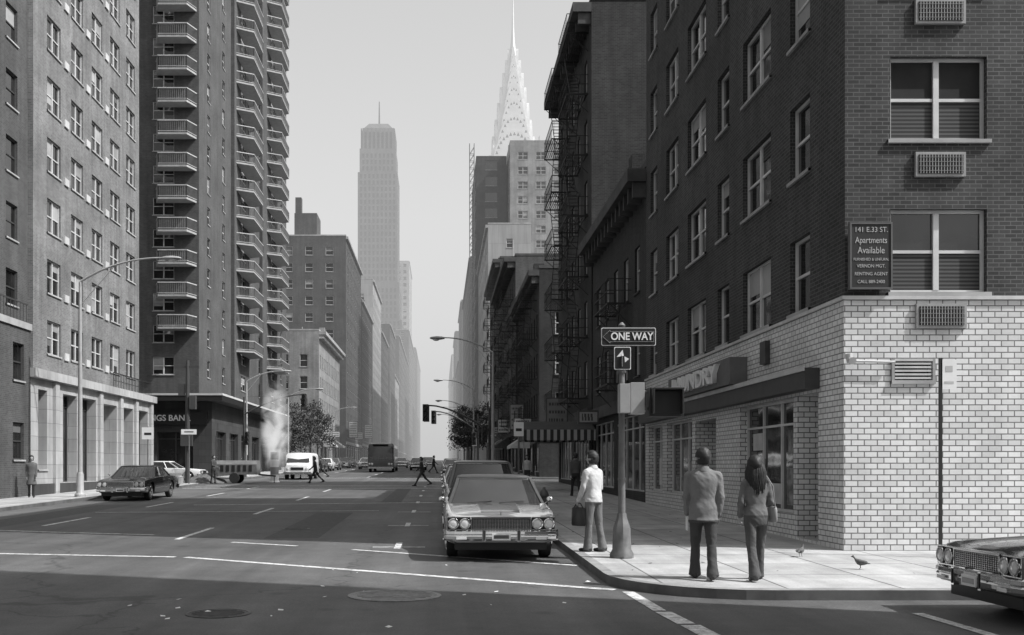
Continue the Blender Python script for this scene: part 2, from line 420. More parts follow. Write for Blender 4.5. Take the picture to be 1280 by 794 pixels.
for i in range(60):
    if i%3: x,y=random.uniform(2.6,7),random.uniform(14.2,34);z=zr(y)+.136
    else: x,y=random.uniform(-4,2.35),random.uniform(11,17.5);z=zr(y)+.004
    if y>18.5 and x>7.2: continue
    a=random.uniform(0,3);q=random.uniform(.012,.045);c,s_=math.cos(a)*q,math.sin(a)*q
    mb.face([(x-c,y-s_,z),(x+s_,y-c,z+.004),(x+c,y+s_,z+.012),(x-s_,y+c,z+.003)],i%3)
mb.obj('litter',[WHITE,RUB,CURT])
# ---------------------------------------------------------------- corner building
cb=empty('corner_apartment_building',(7.3,18.75,0))
def child(mbx,name,mats,p,**k):
    o=mbx.obj(name,mats,**k); o.parent=p; o.matrix_parent_inverse=Matrix.Translation(-p.location); return o
XB,YB=7.3,18.75
mb=MB()
rects=[];FL=2.75
for k in range(7):
    for a in (.82,5.3,9.8,14.2): 
        rects.append((a,.07+FL*k,a+1.74,1.57+FL*k,'dh2'))
mb.wall((XB,YB,4.8),(1,0,0),18,21.2,rects,depth=.16,blind=.0)
for k in range(7):
    for a in (.82,5.3,9.8,14.2):
        z0=4.87+FL*k
        for p,q in ((a+.06,a+.82),(a+.92,a+1.68)):
            f0=random.choice((0,.05,.5)) if k else 0
            mb.face([(XB+p,YB+.148,z0+.06),(XB+q,YB+.148,z0+.06),(XB+q,YB+.148,z0+.74-f0*.4),(XB+p,YB+.148,z0+.74-f0*.4)],5)
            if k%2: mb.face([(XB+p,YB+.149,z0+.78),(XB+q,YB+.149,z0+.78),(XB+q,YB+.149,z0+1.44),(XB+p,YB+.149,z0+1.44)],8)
rects=[]
cols=[(21.1,1.16,'dh'),(24.0,2.1,'dh2'),(26.8,1.1,'dh'),(29.6,2.1,'dh2'),(32.7,1.7,'dh2'),(35.5,1.1,'dh')]
for k in range(7):
    for yc,w,st in cols:
        a=36.8-yc-w/2; rects.append((a,.07+FL*k,a+w,1.57+FL*k,st))
mb.wall((XB,36.8,4.8),(0,-1,0),18.05,21.2,rects,depth=.16,blind=.5)
mb.face([(25.3,36.8,-1),(XB,36.8,-1),(XB,36.8,26),(25.3,36.8,26)],0); mb.face([(25.3,YB,-1),(25.3,36.8,-1),(25.3,36.8,26),(25.3,YB,26)],0)
mb.face([(XB,YB,25.6),(25.3,YB,25.6),(25.3,36.8,25.6),(XB,36.8,25.6)],7)
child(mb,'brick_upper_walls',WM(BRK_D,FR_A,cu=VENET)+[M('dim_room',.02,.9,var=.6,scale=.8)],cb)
mb=MB()
mb.wall((XB-.03,YB-.03,-.5),(1,0,0),18.1,5.3,[(.9,3.78,1.57,4.12,'plain')],depth=.1)
op=[(20.0,21.15,.28,3.15,'door'),(21.4,25.2,.75,3.15,'shop'),(27.4,29.6,.28,3.0,'door'),(30.0,33.3,.9,3.1,'shop'),(34.0,36.2,.9,3.1,'shop')]
mb.wall((XB-.03,36.8,-.5),(0,-1,0),18.05+.03,5.3,[(36.8-b,z0+.5,36.8-a,z1+.5,st) for a,b,z0,z1,st in op],depth=.22)
mb.face([(XB-.03,YB-.03,4.8),(XB+18,YB-.03,4.8),(XB+18,YB+.03,4.8),(XB-.03,YB+.03,4.8)],0)
mb.face([(XB-.03,YB-.03,4.8),(XB+.0,YB-.03,4.8),(XB+.0,36.8,4.8),(XB-.03,36.8,4.8)],0)
child(mb,'glazed_brick_base',WM(TILE,FR_A),cb)
mb=MB()
mb.box(XB-.32,XB-.033,19.9,36.6,3.22,3.62,0); mb.box(XB-.36,XB-.325,19.9,36.6,3.56,3.66,1)
mb.box(XB-.45,XB-.035,24.6,31.2,3.68,4.32,3)
mb.box(XB-.07,XB+18,YB-.075,YB-.034,4.73,4.795,1); mb.box(XB-.075,XB-.034,YB-.07,36.8,4.73,4.795,1)
for i in range(5): mb.box(XB+.88,XB+1.53,YB-.06,YB-.035,3.30+i*.065,3.335+i*.065,1)
mb.box(XB+.82,XB+.868,YB-.07,YB-.033,3.24,3.66,2);mb.box(XB+1.55,XB+1.6,YB-.07,YB-.033,3.24,3.66,2)
mb.box(XB+.868,XB+1.55,YB-.07,YB-.033,3.62,3.66,1)
mb.tube([(XB+.06,YB-.12,3.62),(XB+.85,YB-.12,3.60)],.022,8,1); mb.tube([(XB+.0,YB-.17,3.74),(XB+.02,YB-.17,3.58)],[.06,.05],10,1)
mb.tube([(XB+.02,YB-.12,3.66),(XB+.02,YB-.30,3.60)],[.04,.07],10,1)
mb.box(XB-.14,XB-.033,22.9,23.3,4.0,4.5,0)
for i,(a,b,c,d) in enumerate(((21.6,22.4,.9,1.7),(22.7,23.6,.9,1.35),(23.9,24.9,.9,1.9),(21.7,22.3,2.0,2.5),(24.1,24.8,2.1,2.5),(30.3,31.2,1.0,1.9),(31.7,32.9,1.0,1.4),(34.3,35.4,1.1,2.0))):
    mb.box(XB+.17,XB+.185,a,b,c,d,(4,1,4)[i%3])
child(mb,'shop_fascia_and_trim',[M('fascia_dark',.04,.5,var=.3),M('fascia_white',.5,.6,var=.2,scale=2),STEEL,M('sign_panel',.12,.6,var=.2),M('window_display',.2,.8,var=.7,scale=5)],cb)
text('LAUNDRY',.60,(0,-1,0),(-1,0,0),(XB-.51,27.9,3.99),WHITE,cb,name='shop_lettering',bold=.015,sx=1.75,ext=.055)
mb=MB()
def ac(xc,zc,yy):
    w,h=.9,.44
    mb.box(xc-w/2,xc+w/2,yy-.10,yy-.035,zc-h/2,zc+h/2,0)
    mb.box(xc-w/2+.05,xc+w/2-.05,yy-.112,yy-.102,zc-h/2+.05,zc+h/2-.05,1)
    n=15
    for i in range(n):
        x=xc-w/2+.08+(w-.16)*i/(n-1); mb.box(x-.006,x+.006,yy-.122,yy-.114,zc-h/2+.05,zc+h/2-.05,2)
    for i in range(4): z=zc-h/2+.1+i*.08; mb.box(xc-w/2+.05,xc+w/2-.05,yy-.126,yy-.123,z-.003,z+.003,2)
for k in range(-1,7):
    for a in (.82,5.3,9.8,14.2): ac(XB+a+.88,7.16+FL*k+(.02 if k<0 else 0),YB+(.0 if k>=0 else -.03)+.035)
child(mb,'air_conditioner_grilles',[M('ac_frame',.3,.5,var=.2),BLACK,STEEL],cb)
wb=empty('wall_notice_board',(7.7,18.6,5.5))
mb=MB(); mb.box(7.36,8.06,18.60,18.68,4.93,6.06,0)
mb.box(7.33,7.36,18.585,18.69,4.9,6.09,1);mb.box(8.06,8.09,18.585,18.69,4.9,6.09,1);mb.box(7.36,8.06,18.585,18.69,6.06,6.09,1);mb.box(7.36,8.06,18.585,18.69,4.9,4.93,1)
child(mb,'board',[BLACK,M('board_frame',.1,.5)],wb)
GREY=M('letter_grey',.42,.6)
for i,(t,sz,sx) in enumerate((('141 E.33 ST.',.13,.92),('Apartments',.16,.75),('Available',.17,.8),('FURNISHED & UNFURN.',.07,.85),('VERNON MGT.',.085,.9),('RENTING AGENT',.085,.9),('CALL 889-2400',.085,.9))):
    text(t,sz,(1,0,0),(0,-1,0),(7.71,18.596,5.96-[0,.19,.37,.53,.65,.79,.93][i]),GREY,wb,name='line_%d'%i,ext=.003,sx=sx)
building('shadow_casting_house',7.6,11.5,-30,10.2,25,'R',BRK_M,dict(p=3.2),lod=1)  # unseen house, narrowed and set forward to cast the foreground shadow
# ---------------------------------------------------------------- right row
building('brick_tenement',XB+.05,26,36.9,50,12.4,'R',BRK_S,dict(fl=3.1,w=1.0,h=1.7,p=2.3),cornice=.7,lod=0,blind=.5)
building('fire_escape_tenement',XB,26,50.1,64,24.2,'R',BRK_S,dict(fl=3.0,w=1.0,h=1.7,p=2.2),cornice=.9,lod=0,ss=dict(fl=3,w=1,h=1.6,p=4.5),blind=.4)
building('brick_tenement',XB+.1,26,77.5,99,16.5,'R',BRK_S,dict(fl=3.0,w=1.0,h=1.7,p=2.2),cornice=.8)
building('corniced_tenement',XB-.1,24,99.1,126,21.8,'R',BRK_T,dict(fl=3.1,w=1.0,h=1.7,p=2.4),cornice=1.1)
building('brick_apartment_block',XB,24,126.1,152,27,'R',BRK_D,dict(fl=3.0,w=1.2,h=1.6,p=2.6),cornice=.9)
building('white_loft_building',XB+.1,14,160,200,39,'R',FAR_L,dict(fl=3.6,w=1.6,h=1.8,p=6),ss=dict(fl=3.6,w=1,h=1.4,p=9),bulk=False)
building('glass_office_tower',XB,13.4,210,238,64.4,'R',STONE_D,dict(fl=3.2,w=2.4,h=1.9,p=2.9,st='plain'),cornice=0,bulk=False,si=SILL)
building('balcony_apartment_tower',13.8,26,205,232,66,'R',BRK_L,dict(fl=2.9,w=2.0,h=1.5,p=2.9,st='dh2'),cornice=0)
building('apartment_tower',XB,24,250,330,52,'R',BRK_T,dict(fl=3,w=1.3,h=1.6,p=3))
building('apartment_tower',XB,26,352,405,58,'R',FAR_G,dict(fl=3.2,w=1.4,h=1.8,p=4))
building('apartment_tower',XB,26,407,480,43,'R',BRK_T,dict(fl=3.2,w=1.4,h=1.8,p=4))
building('apartment_tower',XB,26,495,560,66,'R',FAR_G,dict(fl=3.4,w=1.6,h=1.9,p=5))
building('apartment_tower',XB,26,562,620,50,'R',FAR_L,dict(fl=3.4,w=1.6,h=1.9,p=5))
building('apartment_tower',XB,20,635,900,70,'R',FAR_L,dict(fl=4,w=2,h=2.2,p=6))
def fire_escape(name,x,y0,y1,zl,dep=1.1):
    mb=MB();xo=x-dep
    for i,z in enumerate(zl):
        for yy in (y0,y1): mb.bar((x,yy,z),(xo,yy,z),.05,.07); mb.bar((x,yy,z-.9),(xo+.1,yy,z-.04),.03)
        mb.bar((xo,y0,z),(xo,y1,z),.05,.07)
        n=9
        for k in range(1,n): xx=x-dep*k/n; mb.bar((xx,y0,z),(xx,y1,z),.03,.02)
        for h in (.5,.95):
            mb.bar((xo,y0,z+h),(xo,y1,z+h),.03)
            for yy in (y0,y1): mb.bar((x,yy,z+h),(xo,yy,z+h),.03)
        m=int((y1-y0)/.28)
        for k in range(m+1): yy=y0+(y1-y0)*k/m; mb.bar((xo,yy,z),(xo,yy,z+.95),.014)
        for k in range(4): xx=x-dep*(k+.5)/4; mb.bar((xx,y0,z),(xx,y0,z+.95),.014);mb.bar((xx,y1,z),(xx,y1,z+.95),.014)
        if i+1<len(zl):
            zn=zl[i+1];f=1 if i%2 else -1;yc=(y0+y1)/2
            for xx in (x-.35,x-.80): mb.bar((xx,yc-f*1.3,z),(xx,yc+f*1.3,zn),.03,.07)
            for k in range(1,12): t=k/12; mb.bar((x-.35,yc-f*1.3+f*2.6*t,z+(zn-z)*t),(x-.8,yc-f*1.3+f*2.6*t,z+(zn-z)*t),.09,.015)
    return mb.obj(name,[IRON])
g=zr(50)
fire_escape('fire_escape',XB,51.2,54.9,[g+4.6+3.0*k for k in range(7)],1.05)
fire_escape('fire_escape',XB,58.2,62.2,[g+4.6+3.0*k for k in range(7)],1.05)
fire_escape('fire_escape',XB+.05,40.0,43.5,[zr(37)+4.6+3.1*k for k in range(2)],.9)
for a,b in ((79.5,83.5),(86.5,90.5),(93.5,97.5)): fire_escape('fire_escape',XB+.1,a,b,[zr(78)+4.6+3.0*k for k in range(4)],1.15)
for a,b in ((102,106.5),(112,116.5),(120,124)): fire_escape('fire_escape',XB-.1,a,b,[zr(100)+4.6+3.1*k for k in range(5)],1.15)
for a,b in ((130,135),(142,147)): fire_escape('fire_escape',XB,a,b,[zr(126)+4.6+3.0*k for k in range(7)],1.2)
mb=MB();hx,hy=5.9,207
for dx in (0,.9):
    for dy in (0,.9): mb.bar((hx+dx,hy+dy,zr(hy)),(hx+dx,hy+dy,66),.12)
z=zr(hy)
while z<65:
    for dy in (0,.9): mb.bar((hx,hy+dy,z),(hx+.9,hy+dy,z+1.4),.07);mb.bar((hx,hy+dy,z),(hx+.9,hy+dy,z),.07)
    for dx in (0,.9): mb.bar((hx+dx,hy,z),(hx+dx,hy+.9,z+1.4),.07)
    z+=1.4
mb.obj('construction_hoist',[M('hoist_steel',.1,.6)])
def shopsign(x,y,z,d,h,v,s):
    mb=MB();x1=x-s*d; mb.box(min(x,x1)+.0,max(x,x1),y-.1,y+.1,z,z+h,0); mb.box(min(x,x1)+.06,max(x,x1)-.06,y-.115,y-.103,z+.08,z+h-.08,1)
    n=max(2,int(h/.45))
    for i in range(n):
        zz=z+.15+(h-.3)*(i+.5)/n;xa=min(x,x1)+.16
        while xa<max(x,x1)-.22: q=random.uniform(.05,.12);mb.box(xa,xa+q,y-.125,y-.118,zz-.08,zz+.08,0);xa+=q+.05
    mb.obj('shop_sign',[M('sign_body',.06,.6),M('sign_face',v,.5)],loc=(0,0,0))
for x,y,z,d,h,v in ((7.0,46,3.6,.9,.6,.3),(7.0,57,3.9,1.2,1.6,.2),(7.1,80.5,4.6,1.4,.9,.6),(7.1,88,4.8,1.2,2.2,.3),(7.0,103,5,1.3,1.4,.6),(7.0,112,5.2,1.2,.8,.5),(7.1,130,5.4,1.5,1.2,.6),(7.1,166,6.4,1.8,3,.6)): shopsign(x,y,z,d,h,v,1)
for x,y,z,d,h,v in ((-16.8,118,5.5,1.2,.9,.6),(-16.8,149,6,1.4,1.8,.6),(-16.8,160,6.2,1.4,.9,.65),(-16.8,192,7,1.6,3,.6),(-16.8,205,7,1.6,1.5,.5),(-16.8,232,8,1.8,3,.6)): shopsign(x,y,z,d,h,v,-1)
def awning(x,y0,y1,z,s,v):
    mb=MB();xo=x-s*1.5;mb.face([(x,y0,z+1),(x,y1,z+1),(xo,y1,z),(xo,y0,z)],0);mb.face([(xo,y0,z),(xo,y1,z),(xo,y1,z-.25),(xo,y0,z-.25)],0);mb.face([(x,y0,z+1),(xo,y0,z),(x,y0,z)],0);mb.face([(x,y1,z+1),(xo,y1,z),(x,y1,z)],0)
    mb.face([(x,y0+.001,z-.25),(xo,y0+.001,z-.25),(xo,y0+.001,z),(x,y0+.001,z)],0)
    mb.obj('shop_awning',[M('canvas',v,.9,var=.2)])
awning(7.1,82,87,3.4,1,.5);awning(7.1,106,111,3.8,1,.08);awning(7.1,118,124,3.9,1,.45);awning(-16.8,150,156,4.8,-1,.5);awning(-16.8,164,170,4.9,-1,.15);awning(7.0,60,63.5,3.3,1,.06)
# ---------------------------------------------------------------- left row
mb=MB()
mb.wall((-17,20,-1),(0,1,0),23.2,8.6,[(a-20,z+1,a-20+1.1,z+1+1.5,'dh') for a in (35.5,38.5,41.4) for z in (2.0,5.2)],lod=0)
mb.face([(-17,20,7.6),(-17,43.2,7.6),(-19,43.2,7.6),(-19,20,7.6)],3)
mb.wall((-18.2,20,7.6),(0,1,0),25.9,25.4,[(a-20,z,a-20+1.2,z+1.5,'dh') for a in (29,32,35,38,41,43.6) for z in [1.0+2.8*i for i in range(8)]],lod=0)
mb.face([(-40,20,-1),(-17,20,-1),(-17,20,7.6),(-40,20,7.6)],0);mb.face([(-40,20,7.6),(-18.2,20,7.6),(-18.2,20,33),(-40,20,33)],0)
mb.face([(-18.2,20,33),(-18.2,45.9,33),(-40,45.9,33),(-40,20,33)],7)
mb.box(-17.1,-16.93,20,43.2,7.35,7.62,3)
for k in range(60): mb.bar((-17.05,24+k*.32,7.62),(-17.05,24+k*.32,8.4),.02,mat=2)
mb.bar((-17.05,24,8.4),(-17.05,43,8.4),.05,mat=2)
mb.obj('brick_apartment_house',WM(BRK_T,FR_D))
L=empty('apartment_block',(-17,43.2,0))
mb=MB();r=[]
for z in [6.9+2.8*i for i in range(9)]:
    for yc in (48.5,51.6,54.6,57.6,60.5): r.append((yc-46-.85,z+1,yc-46+.85,z+2.55,'dh2'))
mb.wall((-18,46,-1),(0,1,0),16.2,34,r,lod=0,blind=.45)
mb.face([(-40,46,-1),(-18,46,-1),(-18,46,33),(-40,46,33)],0);mb.face([(-18,62.2,-1),(-40,62.2,-1),(-40,62.2,33),(-18,62.2,33)],0)
mb.face([(-18,46,33),(-18,62.2,33),(-40,62.2,33),(-40,46,33)],7)
for i in range(9):
    for yc in (50.05,53.1,56.1): mb.box(-17.997,-17.93,yc-.28,yc+.28,6.9+2.8*i-.1,6.9+2.8*i+.25,2)
child(mb,'brick_upper_walls',WM(brick('brick_grey',.13,.20,.24,var=.35),FR_W),L)
mb=MB()
op=[(44.0,45.0,1.6,5.0,'plain'),(46.9,48.7,1.0,5.0,'shop'),(49.3,51.4,1.0,5.0,'shop'),(52.4,54.7,.45,4.9,'door'),(55.7,57.6,.5,4.9,'door'),(58.4,60.5,1.0,4.9,'shop')]
mb.wall((-17,43.2,-1),(0,1,0),18.3,6.8,[(a-43.2,c+1,b-43.2,d+1,s) for a,b,c,d,s in op],depth=.5)
mb.face([(-30,43.2,-1),(-17,43.2,-1),(-17,43.2,5.8),(-30,43.2,5.8)],0);mb.face([(-17,61.5,-1),(-30,61.5,-1),(-30,61.5,5.8),(-17,61.5,5.8)],0)
mb.face([(-17,43.2,5.8),(-17,61.5,5.8),(-30,61.5,5.8),(-30,43.2,5.8)],0)
mb.box(-17.0,-16.75,43.1,61.6,5.45,5.82,0);
for yc in (45.9,51.9,55.2,58.0,61.0): mb.box(-16.997,-16.86,yc-.24,yc+.24,-.5,5.44,0)
child(mb,'limestone_base',WM(STONE,FR_D),L)
mb=MB()
for a,b in ((43.3,45.6),(46.2,51.6)): mb.box(-16.995,-16.9,a,b,-.5,.98,0)
for k in range(26): mb.bar((-16.95,54+k*.28,5.83),(-16.95,54+k*.28,6.6),.025,mat=1)
mb.bar((-16.95,54,6.6),(-16.95,61,6.6),.05,mat=1);mb.bar((-16.95,54,6.2),(-16.95,61,6.2),.03,mat=1)
child(mb,'granite_plinth_and_railing',[STONE_D,IRON],L)
T=empty('savings_bank_tower',(-17,77.5,0))
mb=MB();r=[]
for a in (2,8,14): r.append((a,2.4,a+4.5,5.6,'shop'))
r.append((18.9,1.9,21.6,5.3,'shop'))
mb.wall((-40,77.5,-1),(1,0,0),23,8.0,r,depth=.3)
r=[(a,2.2,a+3.6,5.4,'shop') for a in (1.5,6.5,11.5,16.5,21.5,26.5)]
mb.wall((-17,77.5,-1),(0,1,0),34,8.0,r,depth=.3)
mb.face([(-40,77.5,7.0),(-17,77.5,7.0),(-17,111.5,7.0),(-40,111.5,7.0)],7);mb.face([(-17,111.5,-1),(-40,111.5,-1),(-40,111.5,7),(-17,111.5,7)],0)
child(mb,'bank_hall',WM(STONE_D,FR_D),T)
mb=MB()
mb.box(-40,-16.0,76.4,77.45,6.55,7.05,1); mb.box(-16.95,-16.0,77.46,111.5,6.55,7.05,1)
mb.box(-40,-15.97,76.36,76.395,6.95,7.1,0); mb.box(-15.995,-15.96,76.4,111.5,6.95,7.1,0)
mb.box(-40,-17.3,77.2,77.47,4.85,5.75,1)
child(mb,'bank_canopy',[FR_W,BLACK],T)
text('SAVINGS BANK',.62,(1,0,0),(0,-1,0),(-18.5,77.15,5.3),WHITE,T,name='bank_lettering',align='RIGHT',bold=.01,sx=1.0)
mb=MB();r=[]
xt=-20.4; fl=2.7
for k in range(20):
    z=9.5+fl*k
    r.append((20.7,z,22.5,z+1.5,'dh2')); r.append((16.0,z,17.4,z+1.5,'dh')); r.append((12.6,z,14,z+1.5,'dh')); r.append((8,z,9.8,z+1.5,'dh2'))
mb.wall((-45,88,0),(1,0,0),24.6,64,[q for q in r if q[3]<63],lod=0,blind=.35)
r=[]
for k in range(20):
    z=9.5+fl*k
    for a,w,st in ((3.2,1.1,'dh'),(9.5,1.1,'dh'),(18.6,2.4,'dh2'),(29,1.2,'dh'),(37.6,2.4,'dh2'),(45,1.4,'dh')): r.append((a,z,a+w,z+1.5,st))
mb.wall((xt,88,0),(0,1,0),50,64,[q for q in r if q[3]<63],lod=1,blind=.35)
mb.face([(xt,138,0),(-45,138,0),(-45,138,64),(xt,138,64)],0);mb.face([(xt,88,63.5),(xt,138,63.5),(-45,138,63.5),(-45,88,63.5)],7);mb.face([(-45,138,0),(-45,88,0),(-45,88,64),(-45,138,64)],0)
mb.box(xt+.003,xt+.35,101.5,102.2,7,63.9,0,skip='w'); mb.box(xt+.003,xt+.35,117.5,118.2,7,63.9,0,skip='w')
child(mb,'tower_shaft',WM(BRK_T,FR_A),T)
mb=MB()
def balcony(poly,z):
    top=[(p[0],p[1],z+.16) for p in poly];bot=[(p[0],p[1],z) for p in poly]
    n=len(poly)
    mb.face(top,0);mb.face(bot[::-1],0)
    for i in range(n-1):
        mb.face([bot[i],bot[i+1],top[i+1],top[i]],0)
        a=Vector(top[i]);b=Vector(top[i+1])
        mb.bar(a+Z*1.0,b+Z*1.0,.08,.08,1);mb.bar(a+Z*.12,b+Z*.12,.04,mat=1)
        m=max(1,int((b-a).length/.17))
        for k in range(m+1): q=a+(b-a)*k/m; mb.bar(q,q+Z*1.0,.03,mat=2)
for k in range(19):
    z=13.2+fl*k
    if z>62: break
    balcony([(-24.0,87.997),(-23.5,86.6),(-21.1,86.6),(-20.6,87.997)],z)
    balcony([(xt+.003,104.2),(xt+1.6,105.2),(xt+1.6,110.5),(xt+.003,111.5)],z)
    balcony([(xt+.003,122.5),(xt+1.6,123.5),(xt+1.6,129.5),(xt+.003,130.5)],z)
child(mb,'balconies',[M('balcony_slab',.34,.8,var=.15),M('balcony_rail',.42,.6),M('balcony_baluster',.16,.6)],T)
building('corniced_house',-40,-17,146,176,20.8,'L',BRK_L,dict(fl=3.1,w=1.1,h=1.8,p=2.4),cornice=1.0,ss=dict(fl=3.1,w=1.1,h=1.8,p=2.6))
building('brick_apartment_block',-45,-17,188,224,43.4,'L',BRK_T,dict(fl=3,w=1.2,h=1.6,p=3),ss=dict(fl=3,w=1.4,h=1.6,p=3.6),bulk=False)
mb=MB(); mb.box(-26.6,-22.5,190,196,43,48,0); mb.box(-26.5,-25.4,190.5,192,48,51,0); mb.obj('roof_bulkhead',[BRK_T])
building('apartment_house',-40,-17,226,262,38,'L',STONE_D,dict(fl=3,w=1.2,h=1.6,p=3))
building('apartment_house',-40,-17,263,300,49,'L',FAR_L,dict(fl=3,w=1.3,h=1.6,p=3.4))
building('apartment_house',-40,-17,301,340,41,'L',BRK_T,dict(fl=3,w=1.3,h=1.6,p=3.4))
building('apartment_house',-40,-17,352,392,50,'L',FAR_G,dict(fl=3.2,w=1.4,h=1.7,p=4))
building('apartment_house',-40,-17,393,430,36,'L',FAR_L,dict(fl=3.2,w=1.4,h=1.7,p=4))
building('apartment_house',-30,-17,431,560,56,'L',FAR_G,dict(fl=3.2,w=1.4,h=1.7,p=4))
building('office_building',-24,-17,565,700,76,'L',FAR_G,dict(fl=3.8,w=1.8,h=2,p=5))
building('office_building',-40,-17,720,900,84,'L',FAR_G,dict(fl=3.8,w=1.8,h=2,p=5))
building('office_building',-28,-19,640,700,128,'L',FAR_L,dict(fl=4,w=2,h=2,p=4),shop=False)
D=empty('art_deco_tower',(-36,600,0))
mb=MB()
def tower_box(x0,x1,y0,y1,z0,z1,fl=3.7,w=1.2,p=2.4):
    for O,u,W in (((x0,y0,z0),(1,0,0),x1-x0),((x1,y0,z0),(0,1,0),y1-y0)):
        rr=[];n=int((W-1)/p);g0=(W-n*p)/2+(p-w)/2;z=1.5
        while z+2<z1-z0-1:
            for i in range(n): rr.append((g0+i*p,z,g0+i*p+w,z+2.1,'plain'))
            z+=fl
        mb.wall(O,u,W,z1-z0,rr,depth=.3,lod=1)
    mb.face([(x0,y1,z0),(x0,y0,z0),(x0,y0,z1),(x0,y1,z1)],0);mb.face([(x1,y1,z0),(x0,y1,z0),(x0,y1,z1),(x1,y1,z1)],0)
    mb.face([(x0,y0,z1),(x1,y0,z1),(x1,y1,z1),(x0,y1,z1)],7)
tower_box(-52,-22,598,640,0,86);tower_box(-50,-23.5,600,636,86,108)
tower_box(-47.6,-24.6,602,632,108,172)
tower_box(-46.6,-25.6,603,631,172,186)
tower_box(-45.4,-26.8,604,630,186,196)
for i in range(8): x=-45+i*2.45; mb.box(x,x+1.1,603.4,603.95,186,198,0); mb.box(x,x+.9,629,630.4,186,198,0)
for i in range(10): y=604+i*2.7; mb.box(-26.75,-26.2,y,y+1,186,198,0); mb.box(-46,-45.4,y,y+1,186,198,0)
mb.loft([[Vector((-36+a*q,617+b*q,z)) for a,b in ((-9,-12),(9,-12),(9,12),(-9,12))] for q,z in ((.95,196),(.9,199),(.62,202.5))],0);mb.tube([(-36,617,202),(-36,617,218)],[.6,.3],6,3)
child(mb,'shaft',WM(FAR_G,FR_D,si=SILL_D),D)
C=empty('steel_crown_skyscraper',(51,711,0)); cx,cy=51.0,727.0
mb=MB()
tower_box(cx-16.5,cx+16.5,711,743,0,212,fl=3.7,w=1.1,p=2.2)
tower_box(cx-22,cx+22,707,747,0,120)
for sx in (-1,1): mb.box(cx+sx*16.5-1.2,cx+sx*16.5+1.2,709.6,711.5,208,214,3)
child(mb,'shaft',WM(brick('white_brick_far',.55,.6,.5,bw=2,bh=3,ms=.05,var=.1,dscale=.06),FR_A),C)
mb=MB()
zb=208;tiers=[(14.5,24),(12.6,36),(10.8,48),(9.0,59),(7.2,69),(5.3,78),(3.4,86)]
def arch(hw,h,depth,zb,ax):
    n=16;pts=[]
    for i in range(n+1):
        t=math.pi*i/n; pts.append((-hw*math.cos(t),zb+h*math.sin(t)**.9))
    A=[];Bp=[]
    for (a,z) in pts:
        if ax=='y': A.append((cx+a,cy-depth,z));Bp.append((cx+a,cy+depth,z))
        else: A.append((cx-depth,cy+a,z));Bp.append((cx+depth,cy+a,z))
    mb.face(A,0);mb.face(Bp[::-1],0)
    for i in range(n): mb.face([A[i],A[i+1],Bp[i+1],Bp[i]],0)
    for i in range(2,n-1):
        t=math.pi*(i)/n; a=-hw*math.cos(t)*.9;z=zb+(h*math.sin(t)**.9)*.93;w=hw*.07
        if ax=='y': yy=cy-depth-.05; mb.face([(cx+a-w,yy,z-w*1.8),(cx+a+w,yy,z-w*1.8),(cx+a,yy,z+w*.6)],1)
        else: xx=cx-depth-.05; mb.face([(xx,cy+a-w,z-w*1.8),(xx,cy+a+w,z-w*1.8),(xx,cy+a,z+w*.6)],1)
for i,(hw,h) in enumerate(tiers):
    d=14.6-i*1.8
    arch(hw,h,d,zb,'y');arch(hw*.995,h*.995,d*1.002,zb,'x')
mb.tube([(cx,cy,288),(cx,cy,298),(cx,cy,308),(cx,cy,338)],[2.6,1.5,.9,.15],8,0)
child(mb,'crown_and_spire',[M('steel_crown',.6,.45,.3,var=.1,scale=.2),FR_D],C)
# ---------------------------------------------------------------- street furniture
def lamp(name,x,y,h,arm,dirx):
    mb=MB();g=zr(y)+.13
    mb.lathe([(.22,0),(.22,.1),(.15,.18),(.14,.9),(.11,1.0)],(0,0,0),seg=12,mat=0)
    mb.tube([(0,0,.9),(0,0,h*.55),(0,0,h*.9)],[.1,.08,.055],10,0)
    pts=[];
    for i in range(9):
        t=i/8; pts.append((dirx*arm*t,0,h*.9+ (h*.1)*(1-(1-t)**2.2)))
    mb.tube(pts,[.05-.02*i/8 for i in range(9)],8,0)
    mb.bar((0,0,h*.80),(dirx*arm*.42,0,h*.9+h*.1*(1-(.58)**2.2)),.03,mat=0)
    e=pts[-1]
    mb.loft([[Vector((e[0]+dirx*q,ry*math.cos(a),e[2]-.02+rz*math.sin(a))) for a in [2*math.pi*k/10 for k in range(10)]] for q,ry,rz in ((-.1,.05,.05),(.08,.13,.09),(.35,.17,.10),(.6,.12,.07),(.7,.04,.03))],1)
    mb.ell((e[0]+dirx*.36,0,e[2]-.08),(.2,.12,.1),mat=2)
    return mb.obj(name,[LPOLE,STEEL,LENS],loc=(x,y,g),smooth=40)
lamp('street_lamp',-13.8-.8,42.2,9.7,3.4,1)
for y in (56,88,122,165): lamp('street_lamp',2.85,y,8,2.7,-1)
for y in (78.5,100,140): lamp('street_lamp',-14.6,y,8,2.7,1)
def sighead(mb,x,y,z,m0=0,dy=-1):
    mb.box(x-.17,x+.17,y-.12,y+.12,z-.5,z+.5,m0)
    for i in range(3):
        zc=z+.33-.33*i
        mb.lathe([(.12,0),(.12,dy*.2)],(x,y+dy*.121,zc),'y',12,m0,cap=False)
        mb.lathe([(.11,0),(.02,dy*.02)],(x,y+dy*.125,zc),'y',12,1)
